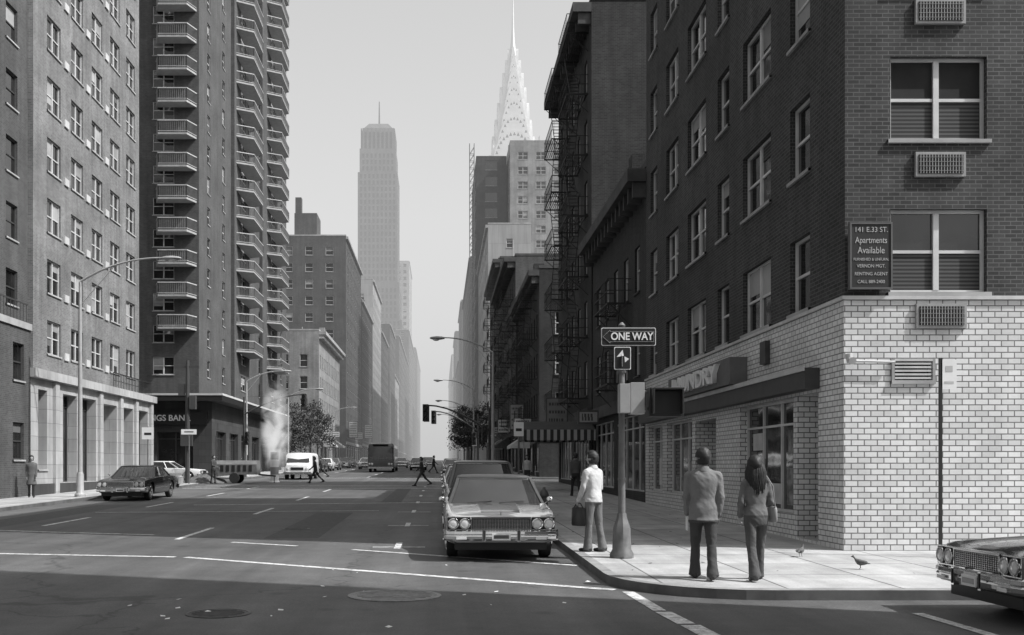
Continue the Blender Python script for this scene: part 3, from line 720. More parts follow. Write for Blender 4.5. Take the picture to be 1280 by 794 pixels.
def mast(name,x,y,arm,dirx,h=5.4):
    mb=MB();mb.lathe([(.2,0),(.2,.5),(.11,.8)],(0,0,0),seg=10);mb.tube([(0,0,.7),(0,0,h)],[.1,.07],8)
    pts=[(dirx*arm*t/6,0,h-1.3+1.5*math.sin(math.pi/2*t/6)) for t in range(7)]
    mb.tube(pts,[.06]*4+[.045]*3,8); mb.bar((0,0,h),(dirx*arm*.75,0,h+.1),.015)
    sighead(mb,dirx*arm,0,h-.25,0);sighead(mb,dirx*(arm-.05),.6,h-.25,0); sighead(mb,dirx*.3,-.3,2.9,0)
    return mb.obj(name,[M('signal_dark',.05,.5),M('signal_lens',.12,.2)],loc=(x,y,zr(y)+.13))
mast('traffic_signal',2.9,61,3.75,-1,4.4); mast('traffic_signal',-14.7,78,4.5,1,6.0)
mast('traffic_signal',2.9,79.5,3.4,-1,4.8)
ow=empty('one_way_sign_post',(3.05,17.45,zr(17.45)+.13))
mb=MB()
mb.lathe([(.2,0),(.205,.06),(.16,.14),(.145,.5),(.12,.58),(.09,.66),(.075,.75)],(0,0,0),seg=8)
mb.tube([(0,0,.7),(0,0,3.88)],[.062,.045],12)
mb.lathe([(.05,3.86),(.06,3.9),(.02,3.95)],(0,0,0),seg=10)
for z in (1.3,2.2,3.1): mb.lathe([(.066,z),(.07,z+.02),(.066,z+.04)],(0,0,0),seg=12)
mb.obj('pole',[POLE],parent=ow,smooth=40)
def rrect(mb,cx,cz,w,h,y,r,mat,t=.006):
    pts=[]
    for (sx,sz,a0) in ((1,1,0),(-1,1,90),(-1,-1,180),(1,-1,270)):
        for k in range(5):
            a=R(a0+90*k/4); pts.append((cx+sx*(w/2-r)+r*math.cos(a),y,cz+sz*(h/2-r)+r*math.sin(a)))
    mb.face(pts,mat); mb.face([(p[0],y+t,p[2]) for p in pts][::-1],mat)
mb=MB()
rrect(mb,.10,3.70,.94,.33,-.075,.03,0); rrect(mb,.10,3.70,.91,.30,-.0775,.025,1)
rrect(mb,.10,3.70,.89,.28,-.080,.022,0)
def poly_out(pts,w,y,mat):
    n=len(pts)
    for i in range(n):
        a=Vector((pts[i][0],y,pts[i][1]));b=Vector((pts[(i+1)%n][0],y,pts[(i+1)%n][1])); mb.bar(a,b,w,.002,mat)
poly_out([(-.33,3.70),(-.21,3.81),(-.21,3.785),(.52,3.785),(.52,3.615),(-.21,3.615),(-.21,3.59)],.014,-.083,1)
mb.obj('one_way_panel',[BLACK,WHITE],parent=ow)
text('ONE WAY',.175,(1,0,0),(0,-1,0),(3.05+.155,17.45-.087,zr(17.45)+.13+3.70),WHITE,ow,name='one_way_lettering',ext=.001,bold=.004,sx=.86)
mb=MB(); rrect(mb,.0,3.34,.28,.38,-.075,.02,1); rrect(mb,.0,3.34,.255,.355,-.078,.02,0)
mb.face([(-.10,-.081,3.36),(.0,-.081,3.48),(.02,-.081,3.38)],1);mb.bar((-.01,-.081,3.40),(-.01,-.081,3.2),.05,.002,1)
mb.face([(.03,-.082,3.37),(.11,-.082,3.33),(.04,-.082,3.27)],1)
mb.obj('turn_arrow_panel',[BLACK,WHITE],parent=ow)
mb=MB()
for (a,b,y0,y1,z0,z1,m) in ((-.08,.09,-.30,-.06,2.42,2.9,0),(.10,.33,-.28,-.02,2.40,2.92,0),(.42,.98,-.25,.12,2.36,2.84,1)):
    mb.box(a,b,y0,y1,z0,z1,m)
mb.box(.44,.96,-.40,-.252,2.80,2.83,1);mb.box(.445,.475,-.40,-.252,2.40,2.80,1);mb.box(.925,.955,-.40,-.252,2.40,2.80,1)
mb.box(.50,.90,-.262,-.253,2.42,2.78,1)
mb.tube([(0,0,2.78),(.5,-.03,2.78)],.03,8,2);mb.tube([(0,0,2.5),(.5,-.03,2.5)],.03,8,2)
mb.obj('pedestrian_signal_heads',[M('signal_grey',.33,.6,var=.15),BLACK,POLE],parent=ow,bevel=.02)
pk=empty('parking_sign',(8.42,17.5,zr(17.5)+.13))
mb=MB();mb.bar((0,0,0),(0,0,3.35),.06,.04);mb.obj('post',[BLACK],parent=pk)
mb=MB();rrect(mb,.13,3.08,.26,.5,-.03,.02,0);mb.face([(.07,-.033,3.12),(.19,-.033,3.12),(.19,-.033,3.22),(.07,-.033,3.22)],1);mb.face([(.05,-.033,2.92),(.21,-.033,2.92),(.21,-.033,2.96),(.05,-.033,2.96)],1)
mb.obj('panel',[WHITE,GREY],parent=pk)
cn=empty('entrance_canopy',(5.6,50,zr(50)+.13))
mb=MB()
x0,x1=-1.75,1.65
mb.face([(x0,-1.6,2.35),(x1,-1.6,2.35),(x1,-1.6,2.85),(x0,-1.6,2.85)],0);mb.face([(x0,1.6,2.35),(x1,1.6,2.35),(x1,1.6,2.85),(x0,1.6,2.85)],0)
mb.face([(x0,-1.6,2.85),(x1,-1.6,2.85),(x1,0,3.3),(x0,0,3.3)],1);mb.face([(x0,1.6,2.85),(x1,1.6,2.85),(x1,0,3.3),(x0,0,3.3)],1)
mb.face([(x0,-1.6,2.35),(x0,-1.6,2.85),(x0,0,3.3),(x0,1.6,2.85),(x0,1.6,2.35)],1)
mb.obj('fabric',[striped('awning_stripes',.35,.03,3.2,0),M('awning_dark',.05,.9)],parent=cn)
mb=MB()
for b in (-1.5,1.5): mb.tube([(x0+.05,b,0),(x0+.05,b,2.4)],.03,8)
mb.obj('posts',[STEEL],parent=cn)
def signpost(name,x,y,h,w,hh,v=WHITE):
    mb=MB();mb.tube([(0,0,0),(0,0,h)],.035,8,0);rrect(mb,0,h-hh/2-.03,w,hh,-.04,.02,1);mb.face([(-w*.3,-.044,h-hh*.7),(w*.3,-.044,h-hh*.7),(w*.3,-.044,h-hh*.5),(-w*.3,-.044,h-hh*.5)],2)
    return mb.obj(name,[POLE,v,BLACK],loc=(x,y,zr(y)+.13))
signpost('street_sign',-14.6,52,3.1,.6,.6);signpost('street_sign',-14.6,60.5,3.2,.9,.3);signpost('street_sign',2.8,37,2.9,.35,.5);signpost('street_sign',2.8,62,3.2,.6,.3,BLACK);signpost('street_sign',2.8,84,3,.45,.6)
mb=MB();mb.tube([(0,0,0),(0,0,7.3)],[.15,.11],10,0);mb.bar((-.7,0,6.9),(.7,0,6.9),.1,.1,0);mb.box(-.35,.35,-.3,-.12,2.2,3.0,0);mb.box(.14,.5,-.2,.2,4.4,5.2,0);mb.box(-.55,-.14,-.05,.0,5.2,5.9,0)
mb.obj('signal_pole',[M('dark_pole',.05,.6)],loc=(-15.0,61.8,zr(62)+.13))
def hydrant(x,y):
    mb=MB();mb.lathe([(.17,0),(.17,.05),(.12,.07),(.11,.5),(.14,.52),(.14,.56),(.11,.66),(.05,.72),(.04,.78)],(0,0,0),seg=14)
    mb.lathe([(.05,-.2),(.06,-.17),(.06,.17),(.05,.2)],(0,0,.42),'x',10);mb.lathe([(.07,-.19),(.07,0)],(0,0,.4),'y',10)
    return mb.obj('fire_hydrant',[M('hydrant_paint',.12,.5)],loc=(x,y,zr(y)+.13),smooth=40)
hydrant(3.0,30);hydrant(-14.8,48)
def basket(x,y):
    mb=MB()
    for k in range(20):
        a=2*math.pi*k/20; mb.bar((.22*math.cos(a),.22*math.sin(a),.03),(.28*math.cos(a),.28*math.sin(a),.85),.012)
    for z,r in ((.05,.22),(.45,.25),(.85,.28)):
        for k in range(20):
            a=2*math.pi*k/20;b=2*math.pi*(k+1)/20; mb.bar((r*math.cos(a),r*math.sin(a),z),(r*math.cos(b),r*math.sin(b),z),.02)
    mb.lathe([(.19,.04),(.22,.4),(.1,.5)],(0,0,0),seg=12,mat=1)
    return mb.obj('litter_basket',[STEEL,GREY],loc=(x,y,zr(y)+.13))
basket(-14.9,59.5);basket(3.3,60)
# ---------------------------------------------------------------- vehicles
def wheel(mb,x,y,r=.34,w=.21,s=1):
    mb.lathe([(r-.10,-w/2),(r-.03,-w/2),(r,-w/2+.04),(r,w/2-.04),(r-.03,w/2),(r-.10,w/2)],(x,y,r),'x',28,0)
    mb.lathe([(r-.10,0),(r-.12,.02),(r-.2,.04),(.06,.03),(.03,.05)] if s>0 else [(r-.10,0),(r-.12,-.02),(r-.2,-.04),(.06,-.03),(.03,-.05)],(x+s*w/2*.95,y,r),'x',24,1)
def boolcut(ob,cut):
    m=ob.modifiers.new('b','BOOLEAN');m.object=cut;m.operation='DIFFERENCE';m.solver='EXACT'
    bpy.context.view_layer.update()
    dg=bpy.context.evaluated_depsgraph_get(); me=bpy.data.meshes.new_from_object(ob.evaluated_get(dg))
    ob.modifiers.clear(); ob.data=me; bpy.data.objects.remove(cut)
TAIL=M('tail_lens',.08,.2)
def car(name,loc,head,paint,Lc=5.5,W=2.0,hs=1.0,kind='sedan',roofm=None,detail=1,hood=None):
    e=empty(name,loc,head); k=Lc/5.5; w=W/2; dk=BLACK
    st=[(.10,.93,.38,.775,-.03),(.13,.955,.33,.80,-.02),(.22,.965,.29,.825,.0),(.5,.985,.26,.85,.012),(.9,1.0,.24,.875,.018),(1.58,1.0,.23,.915,.012),(1.75,1.0,.23,.92,.0),(2.6,1.0,.23,.935,.0),(3.8,1.0,.23,.945,.0),(4.4,.995,.24,.945,.0),(4.95,.98,.27,.91,.005),(5.35,.95,.31,.85,.0),(5.45,.91,.36,.77,-.02)]
    mb=MB();rings=[]
    for y,hw,zb,zt,cr in st:
        hw*=w;zt*=hs**.4;h=zt-zb
        half=[(0,zb),(.80*hw,zb),(.93*hw,zb+.05),(.975*hw,zb+.2*h),(hw,zb+.42*h),(.995*hw,zb+.66*h),(.975*hw,zb+.86*h),(.95*hw,zt-.018),(.915*hw,zt),(.86*hw,zt-.004),(.80*hw,zt-.028),(.60*hw,zt-.026+cr),(.40*hw,zt-.018+cr),(.35*hw,zt-.002+cr),(.15*hw,zt+.004+cr),(0,zt+.006+cr)]
        rings.append([Vector((a,y*k,b)) for a,b in half]+[Vector((-a,y*k,b)) for a,b in half[-2:0:-1]])
    mb.loft(rings,0)
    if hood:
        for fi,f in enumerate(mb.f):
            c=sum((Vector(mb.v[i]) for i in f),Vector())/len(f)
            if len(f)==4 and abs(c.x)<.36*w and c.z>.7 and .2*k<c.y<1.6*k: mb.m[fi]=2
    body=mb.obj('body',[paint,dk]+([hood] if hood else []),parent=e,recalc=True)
    yf,yrw=.98*k,(4.18)*k
    cm=MB()
    for yy in (yf,yrw):
        for sx in (-1,1): cm.lathe([(.40,0),(.40,.5)],(sx*(w+.12)-.25,yy,.36),'x',28,1)
    cut=cm.obj('cut',[paint,dk],parent=e,recalc=True)
    boolcut(body,cut)
    body.data.shade_smooth();body.data.set_sharp_from_angle(angle=R(32))
    mb=MB()
    for yy in (yf,yrw):
        for sx in (-1,1): wheel(mb,sx*(w-.16),yy,.345,.2,sx)
    mb.obj('wheels',[RUB,CHROME],parent=e,smooth=40)
    zt=.92*hs**.4; zh=1.38*hs
    yb=(1.66,2.42,3.55,4.30) if kind=='sedan' else (1.66,2.35,4.85,5.25)
    y0,y1,y2,y3=[q*k for q in yb]; bw,tw=.885*w,.70*w
    def ring(z,t,o=0):
        ya=y0+(y1-y0)*t;yc=y3+(y2-y3)*t;ww=bw+(tw-bw)*t+o
        P=[]
        for (fx,fy) in ((-1,0),(-.92,-.045),(-.6,-.10),(0,-.13),(.6,-.10),(.92,-.045),(1,0)): P.append(Vector((ww*fx,ya+fy*(1-.35*t)-o,z)))
        for f in (.33,.66): P.append(Vector((ww*1.012,ya+(yc-ya)*f,z)))
        for (fx,fy) in ((1,0),(.92,.03),(.6,.06),(0,.08),(-.6,.06),(-.92,.03),(-1,0)): P.append(Vector((ww*fx,yc+fy*(1-.4*t)+o,z)))
        for f in (.66,.33): P.append(Vector((-ww*1.012,ya+(yc-ya)*f,z)))
        return P
    ts=(0,.33,.66,1);zg=[zt-.03+(zh-.06-zt+.03)*t for t in ts]
    rg=[ring(z,t+.02*math.sin(math.pi*t)) for z,t in zip(zg,ts)]
    mb=MB();mb.loft(rg,1,cap=False)
    rc=ring(zh-.06,1.0,.012);ym=(y1+y2)/2
    sc=lambda p,f,g,z:Vector((p.x*f,(p.y-ym)*g+ym,z))
    mb.loft([rc,[sc(p,1.0,1.0,zh-.035) for p in rc],[sc(p,.96,.985,zh-.014) for p in rc],[sc(p,.86,.95,zh+.002) for p in rc],[sc(p,.5,.6,zh+.014) for p in rc],[sc(p,.1,.1,zh+.017) for p in rc]],0)
    def vstrip(idx,wd,mat):
        for a,b in zip(rg[:-1],rg[1:]): mb.bar(a[idx],b[idx],wd,.05,mat)
    for i in (0,6,9,15): vstrip(i,.055,0)
    for i in ((7,17) if kind=='sedan' else (7,8,16,17)): vstrip(i,.045,0)
    for q,dz in ((rg[0],.022),(rg[3],-.005)):
        for i in range(6): mb.bar(q[i]+Vector((0,-.014,dz)),q[i+1]+Vector((0,-.014,dz)),.02,.016,2)
    mb.obj('greenhouse',[roofm or paint,CGLASS,CHROME],parent=e,smooth=30)
    mb=MB()
    def bumper(y,sg):
        rr=[]
        for fx in (-1.0,-.985,-.94,-.8,-.4,0,.4,.8,.94,.985,1.0):
            a_=abs(fx);back=.22 if a_==1 else (.12 if a_>.96 else (.05 if a_>.9 else (.015 if a_>.7 else 0)))
            yy=y+sg*back;x=fx*w*1.01
            rr.append([Vector((x,yy-sg*a,b)) for a,b in ((-.05,.37),(.02,.37),(.05,.40),(.055,.445),(.04,.465),(.06,.485),(.055,.53),(.02,.55),(-.05,.55))])
        mb.loft(rr,0)
    bumper(.03*k,1);bumper(5.52*k,-1)
    for sx in (-1,1):
        mb.box(sx*.30-.03,sx*.30+.03,-.085,-.02,.36,.57,0); mb.box(sx*.30-.012,sx*.30+.012,-.095,-.086,.38,.55,2)
        a,b=sorted((sx*.60*w,sx*.78*w)); mb.box(a,b,-.045,-.03,.395,.435,3)
    mb.box(-.16,.16,-.055,-.035,.38,.50,3);mb.box(-.13,.13,-.058,-.056,.41,.47,1)
    gy=.09*k
    mb.box(-.50*w,.50*w,gy-.035,gy-.004,.565,.755,2)
    for i in range(8): z=.578+i*.023; mb.box(-.49*w,.49*w,gy-.05,gy-.037,z,z+.005,0)
    for i in range(21): x=-.48*w+.96*w*i/20; mb.box(x-.003,x+.003,gy-.056,gy-.051,.57,.75,0)
    mb.box(-.52*w,.52*w,gy-.066,gy-.003,.756,.782,0);mb.box(-.52*w,-.502*w,gy-.06,gy-.003,.565,.755,0);mb.box(.502*w,.52*w,gy-.06,gy-.003,.565,.755,0);mb.box(-.52*w,.52*w,gy-.06,gy-.003,.548,.564,0)
    for sx in (-1,1):
        a,b=sorted((sx*.53*w,sx*.925*w))
        mb.box(a,b,gy-.03,gy-.002,.565,.765,2); mb.box(a,b,gy-.05,gy-.002,.766,.780,0);mb.box(a,b,gy-.05,gy-.002,.55,.564,0)
        a,b=sorted((sx*.925*w,sx*.94*w)); mb.box(a,b,gy-.05,gy-.002,.55,.78,0)
        for fx in (.628,.828):
            mb.lathe([(.096,0),(.096,-.045),(.080,-.052),(.078,-.03)],(sx*fx*w,gy-.03,.664),'y',24,0)
            mb.lathe([(.078,-.030),(.06,-.045),(.02,-.052)],(sx*fx*w,gy-.031,.664),'y',22,4)
    ty=5.455*k
    for sx in (-1,1): a,b=sorted((sx*.5*w,sx*.88*w)); mb.box(a,b,ty,ty+.03,.60,.72,5)
    for sx in (-1,1):
        mb.bar((sx*w*1.002,1.45*k,.56),(sx*w*1.002,3.72*k,.56),.012,.03,0)
        mb.bar((sx*w*.93,1.9*k,.92),(sx*w*1.02,1.88*k,.99),.016,mat=0)
        mb.ell((sx*w*1.03,1.87*k,1.02),(.06,.025,.04),12,8,0)
        for yy in (2.75,3.6): mb.box(sx*w*.985-.012,sx*w*.985+.012,yy*k,yy*k+.14,.80,.825,0)
    zw=.935*hs**.4
    for x0,x1 in ((-.55,-.08),(.05,.52)): mb.bar((x0*w,1.56*k,zw),(x1*w,1.66*k,zw+.03),.01,mat=2)
    mb.box(-.80*w,.80*w,.14*k,.5*k,.20,.335,2)
    mb.tube([(w*.72,1.5*k,.90),(w*.73,1.54*k,1.65)],.003,5,0)
    mb.obj('trim',[CHROME,DCHROME,BLACK,WHITE,LENS,TAIL],parent=e,bevel=.005)
    if detail>1:
        mb=MB(); mb.box(-.008,.008,.13*k,.16*k,.80,.87,0); mb.bar((0,.2*k,.84),(0,1.5*k,.94),.012,.008,0)
        mb.obj('hood_ornament',[CHROME],parent=e)
    return e
P_SIL=M('paint_silver',.40,.22,.15,var=.08,coat=.8);P_HD=M('painted_hood_reflection',.09,.25,.1,var=.05,coat=.8);P_DK=M('paint_dark',.02,.2,.0,var=.05,coat=.8);P_WH=M('paint_white',.7,.3,var=.04,coat=.4);P_GR=M('paint_grey',.12,.3,.1,var=.05,coat=.5)  # hood centre: a dark reflection put into the colour as a second tone
P_VR=M('vinyl_roof',.06,.6,var=.1,bump=.002,bscale=80); P_MD=M('paint_mid',.07,.3,.1,var=.05,coat=.6)
def slope(e): e.rotation_euler[0]=math.atan(.012) if abs(e.rotation_euler[2])<.1 else 0
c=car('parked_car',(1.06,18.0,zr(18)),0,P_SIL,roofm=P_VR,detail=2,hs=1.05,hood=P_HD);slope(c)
c=car('parked_car',(1.12,25.2,zr(25.2)),0,P_GR,Lc=5.3,hs=1.22,kind='wagon');slope(c)
c=car('parked_car',(1.1,32.5,zr(32.5)),0,P_DK,Lc=5.2);slope(c)
c=car('parked_car',(1.1,39,zr(39)),0,P_SIL,Lc=5.2);slope(c)
c=car('parked_car',(1.1,45.6,zr(45.6)),0,P_MD,Lc=5.2);slope(c)
c=car('parked_car',(-12.6,41,zr(41)),0,P_DK,Lc=5.4);slope(c)
car('car',(-15.6,69,zr(69)),R(90),P_WH,Lc=5.0)
car('parked_car',(6.02,11.75,0),-R(90),P_DK,Lc=5.4,W=1.95)
i=0
for x,y in ((-12.6,104),(-12.6,111),(-12.5,118),(-9,126),(-12.6,132),(-2.5,118),(-5.2,135),(-12.6,140),(1.2,90),(1.2,97),(1.2,104),(1.2,111),(-1.8,150)):
    c=car('car',(x,y,zr(y)),0,[P_DK,P_WH,P_GR,P_SIL,P_MD][i%5],Lc=5.0);i+=1;slope(c)
def boxvehicle(name,x,y,W,H,Lc,paint,kind):
    e=empty(name,(x,y,zr(y)));w=W/2;mb=MB();rings=[]
    if kind=='van': st=[(.0,.55,.88,1.0),(.06,.5,.94,1.1),(.5,.38,1,1.25),(.95,.38,1,H),(1.2,.38,1,H+.03),(Lc-.1,.38,1,H+.03),(Lc,.42,.96,H-.05)]
    else: st=[(0,.5,.95,H-.25),(.08,.4,.99,H-.08),(.3,.38,1,H),(Lc-.2,.38,1,H),(Lc,.5,.96,H-.1)]
    for yy,zb,f,zt in st:
        hw=w*f;pts=[(-hw*.9,zb),(hw*.9,zb),(hw,zb+.1),(hw,zb+.45*(zt-zb)),(hw*.95,zt-.18),(hw*.82,zt-.03),(0,zt),(-hw*.82,zt-.03),(-hw*.95,zt-.18),(-hw,zb+.45*(zt-zb)),(-hw,zb+.1)]
        rings.append([Vector((a,yy,b)) for a,b in pts])
    mb.loft(rings,0);mb.obj('body',[paint],parent=e,smooth=35)
    mb=MB()
    if kind=='van':
        mb.face([(-w*.84,.50-.03,1.27),(w*.84,.47,1.27),(w*.76,.90,H-.17),(-w*.76,.90,H-.17)],1)
        for sx in (-1,1): mb.face([(sx*w*1.004,1.2,1.2),(sx*w*1.004,2.6,1.2),(sx*w*.965,2.6,H-.22),(sx*w*.965,1.2,H-.22)],1); mb.lathe([(.1,0),(.09,-.03),(.02,-.04)],(sx*w*.68,-.003,.8),'y',16,2)
        mb.box(-w*.45,w*.45,-.03,-.003,.7,.9,3)
    else:
        for a,b in ((-.86,-.03),(.03,.86)): mb.face([(a*w,-.012,1.3),(b*w,-.012,1.3),(b*w,.05,H-.42),(a*w,.05,H-.42)],1)
        mb.box(-w*.6,w*.6,.0,.07,H-.38,H-.16,3)
        n=int(Lc/1.3)
        for sx in (-1,1):
            for i in range(n): mb.box(sx*w*.975-.03,sx*w*.975+.03,.6+i*1.3,1.7+i*1.3,1.45,H-.5,1)
            mb.lathe([(.12,0),(.02,-.04)],(sx*w*.66,-.006,.85),'y',16,2);mb.lathe([(.12,0),(.02,-.04)],(sx*w*.86,.01,.85),'y',16,2)
    mb.box(-w*.98,w*.98,-.12,-.01,.38,.56,4)
    mb.obj('windows_and_trim',[BLACK,CGLASS,LENS,BLACK,CHROME],parent=e)
    mb=MB();r=.35 if kind=='van' else .5
    for yy in (.9 if kind=='van' else 2.2,Lc-1):
        for sx in (-1,1): wheel(mb,sx*(w-.13),yy,r,.24,sx)
    mb.obj('wheels',[RUB,STEEL],parent=e,smooth=40)
    return e
boxvehicle('van',-10.3,75,2.0,1.95,4.8,P_WH,'van')
boxvehicle('bus',-6,105,2.6,3.0,11,P_MD,'bus')
wk=empty('air_compressor_trailer',(-12.9,66.5,zr(66.5)))
mb=MB();mb.loft([[Vector((x,a,b)) for a,b in ((-.7,.55),(.7,.55),(.7,1.2),(.45,1.45),(-.45,1.45),(-.7,1.2))] for x in (-1.3,-1.2,1.2,1.3)],0)
for i in range(6): mb.box(-1.0+i*.36,-.8+i*.36,-.72,-.703,.75,1.15,1)
mb.bar((1.3,0,.55),(2.4,0,.45),.1,mat=1);mb.tube([(.6,0,1.4),(.6,0,1.8)],.04,8,1);mb.bar((2.3,0,0),(2.3,0,.5),.05,mat=1)
mb.obj('housing',[M('compressor_paint',.14,.6,var=.3),BLACK],parent=wk,bevel=.02)
mb=MB()
for sy in (-.78,.78): mb.lathe([(.2,-.09),(.32,-.09),(.34,0),(.32,.09),(.2,.09),(.05,.08)],(-.1,sy,.34),'y',20)
mb.obj('wheels',[RUB],parent=wk,smooth=40)
mb=MB()
rings=[]
for h,r in ((0,1.0),(.18,.8),(.4,.5),(.55,.2)):
    rings.append([Vector((r*1.5*math.cos(q)*(1+.2*noise.noise(Vector((math.cos(q)*2,math.sin(q)*2,h*3)))),r*math.sin(q),h+.06*noise.noise(Vector((q,h*7,0))))) for q in [2*math.pi*k/16 for k in range(16)]])
mb.loft(rings,0);mb.obj('spoil_heap',[M('rubble',.12,.95,var=.5,scale=6,bump=.03)],loc=(-15,66.2,zr(66)))
mb=MB();mb.lathe([(.35,0),(.35,.05),(.28,.1),(.27,2.0),(.24,2.0),(.24,1.8)],(0,0,0),seg=18)
mb.obj('steam_stack',[striped('stack_stripes',.75,.25,1.0,2)],loc=(-10.9,68.5,zr(68.5)),smooth=40)
m=bpy.data.materials.new('glowing_steam');m.use_nodes=True;nt=m.node_tree;nt.nodes.remove(nt.nodes['Principled BSDF'])
tc=nd(nt,'ShaderNodeTexCoord');n=nd(nt,'ShaderNodeTexNoise');n.inputs['Scale'].default_value=.95;n.inputs['Detail'].default_value=5;n.inputs['Distortion'].default_value=.8
nt.links.new(tc.outputs['Object'],n.inputs['Vector']);r=nd(nt,'ShaderNodeMapRange');r.inputs[1].default_value=.40;r.inputs[2].default_value=.60;r.inputs[4].default_value=2.6
nt.links.new(n.outputs['Fac'],r.inputs[0])
ln=nd(nt,'ShaderNodeVectorMath',operation='LENGTH');mp=nd(nt,'ShaderNodeMapping');mp.inputs['Scale'].default_value=(1/1.15,1/1.1,1/3.4)
nt.links.new(tc.outputs['Object'],mp.inputs[0]);nt.links.new(mp.outputs[0],ln.inputs[0])
r2=nd(nt,'ShaderNodeMapRange');r2.inputs[1].default_value=.2;r2.inputs[2].default_value=.97;r2.inputs[3].default_value=1;r2.inputs[4].default_value=0;nt.links.new(ln.outputs['Value'],r2.inputs[0])
den=mul(nt,r.outputs[0],r2.outputs[0])
# vapour: absorption plus emission put in for the daylight it would scatter
va=nd(nt,'ShaderNodeVolumeAbsorption');va.inputs['Color'].default_value=g4(0);nt.links.new(den,va.inputs['Density'])
em=nd(nt,'ShaderNodeEmission');nt.links.new(mul(nt,den,.80),em.inputs['Strength'])
ad=nd(nt,'ShaderNodeAddShader');nt.links.new(va.outputs[0],ad.inputs[0]);nt.links.new(em.outputs[0],ad.inputs[1])
nt.links.new(ad.outputs[0],nt.nodes['Material Output'].inputs['Volume'])
mb=MB();mb.ell((0,0,0),(1.2,1.15,3.45),20,14);mb.obj('steam_cloud',[m],loc=(-10.8,68.5,zr(68.5)+3.5))
# ---------------------------------------------------------------- trees
LEAF=M('foliage',.055,.8,var=.5,scale=1.5);BARK=M('bark',.08,.9,bump=.01)
def tree(x,y,h,rad,nl=2600):
    e=empty('street_tree',(x,y,zr(y)+.13));mb=MB()
    mb.tube([(0,0,0),(.05,0,h*.25),(0,.05,h*.45)],[.16,.12,.09],8)
    for k in range(7):
        a=k*2.4;z0=h*random.uniform(.28,.45); mb.tube([(0,0,z0),(rad*.35*math.cos(a),rad*.35*math.sin(a),z0+h*.18),(rad*.7*math.cos(a),rad*.7*math.sin(a),z0+h*.33)],[.07,.045,.02],6)
    mb.obj('trunk',[BARK],parent=e,smooth=60)
    mb=MB();cl=[]
    for k in range(26):
        a=random.uniform(0,6.28);rr=rad*math.sqrt(random.random())*.85;cl.append((Vector((rr*math.cos(a),rr*math.sin(a),h*random.uniform(.38,.93)-.12*rr)),random.uniform(.35,.8)))
    for k in range(nl):
        c,s=random.choice(cl); d=Vector((random.gauss(0,1),random.gauss(0,1),random.gauss(0,.7)))*s*.55
        p=c+d;n=Vector((random.gauss(0,1),random.gauss(0,1),random.gauss(0,1)+.6)).normalized();a=n.orthogonal().normalized();b=n.cross(a);q=random.uniform(.07,.15)
        mb.face([p-a*q,p+b*q*.6,p+a*q,p-b*q*.6],0)
    mb.obj('crown',[LEAF],parent=e)
for x,y,h,r_ in ((-15,112,7.5,2.6),(-15,120,8.2,3),(-15.2,129,7.5,2.6),(-15,104,6,2.2),(3.6,112,7.0,2.2),(3.6,121,8,2.6),(3.6,131,8,2.6),(3.7,143,8.5,2.8)): tree(x,y,h,r_)
# ---------------------------------------------------------------- people
SKIN=M('skin',.30,.55,var=.06)
def cloth(name,v,var=.12): return M(name,v,.9,var=var,scale=5,bump=.012,bscale=14)
def head(parent,c,turn,hair,longh,s):
    mb=MB();rings=[];N=24;K=20
    for i in range(K+1):
        ph=-math.pi/2+math.pi*i/K;ph=max(min(ph,1.52),-1.52);ring=[]
        for j in range(N):
            th=2*math.pi*j/N;dx=math.cos(ph)*math.cos(th);dy=math.cos(ph)*math.sin(th);dz=math.sin(ph)
            x,y,z=dx*.076,dy*.096,dz*.118
            if z<0: x*=1-.30*(-z/.118)**1.5; y=y*(1-.12*(-z/.118))+.012*(-z/.118)
            if dy>0:
                gx=math.exp(-(x/.014)**2)
                y+=.024*gx*math.exp(-((z+.022)/.02)**2)+.008*math.exp(-(x/.03)**2)*math.exp(-((z+.065)/.012)**2)
                y-=.008*math.exp(-((abs(x)-.03)/.014)**2)*math.exp(-((z-.005)/.013)**2)
            ring.append(Vector((x,y,z)))
        rings.append(ring)
    mb.loft(rings,0)
    for sx in (-1,1): mb.ell((sx*.079,-.005,-.01),(.012,.02,.032),10,6,0); mb.ell((sx*.030,.083,.005),(.012,.008,.007),8,6,2)
    mb.box(-.022,.022,.090,.095,-.067,-.062,2)
    rings=[]
    for i in range(K+1):
        ph=-math.pi/2+math.pi*i/K;ph=max(min(ph,1.52),-1.52);ring=[]
        for j in range(N):
            th=2*math.pi*j/N;dx=math.cos(ph)*math.cos(th);dy=math.cos(ph)*math.sin(th);dz=math.sin(ph)
            t=.024+.016*noise.noise(Vector((dx*5,dy*5,dz*5)))+(.012 if longh else 0)
            edge=.30+.12*noise.noise(Vector((dx*3,dy*3,dz*3+9)))
            side=abs(dx)>.75 and -.3<dz<.0 and not longh
            cover=(dy<edge and dz>-.80 and not side) or dz>.5 or (longh and dy<.3)
            if cover: x,y,z=dx*(.076+t),dy*(.096+t),dz*(.118+t*.8)
            else: x,y,z=dx*.062,dy*.075,dz*.10
            ring.append(Vector((x,y-.006,z+.004)))
        rings.append(ring)
    mb.loft(rings,1)
    if longh:
        for q in range(90):
            a=random.uniform(math.pi*.93,math.pi*2.07);x0=.095*math.cos(a);y0=-.015+.085*math.sin(a);L_=random.uniform(.22,.33)
            sp=1+random.uniform(.05,.35);w_=random.uniform(-.012,.012)
            mb.tube([(x0*.6,y0*.6,.09),(x0,y0,.02),(x0*sp+w_,y0-.022,-.10),(x0*sp*1.05-w_,y0-.035,-.10-L_*.45),(x0*sp*.95+w_,y0-.035,-.08-L_)],[.014,.019,.020,.016,.005],6,1)
    o=mb.obj('head',[SKIN,hair,BLACK],parent=parent,loc=c,rot=turn,smooth=70); o.scale=(s,s,s)
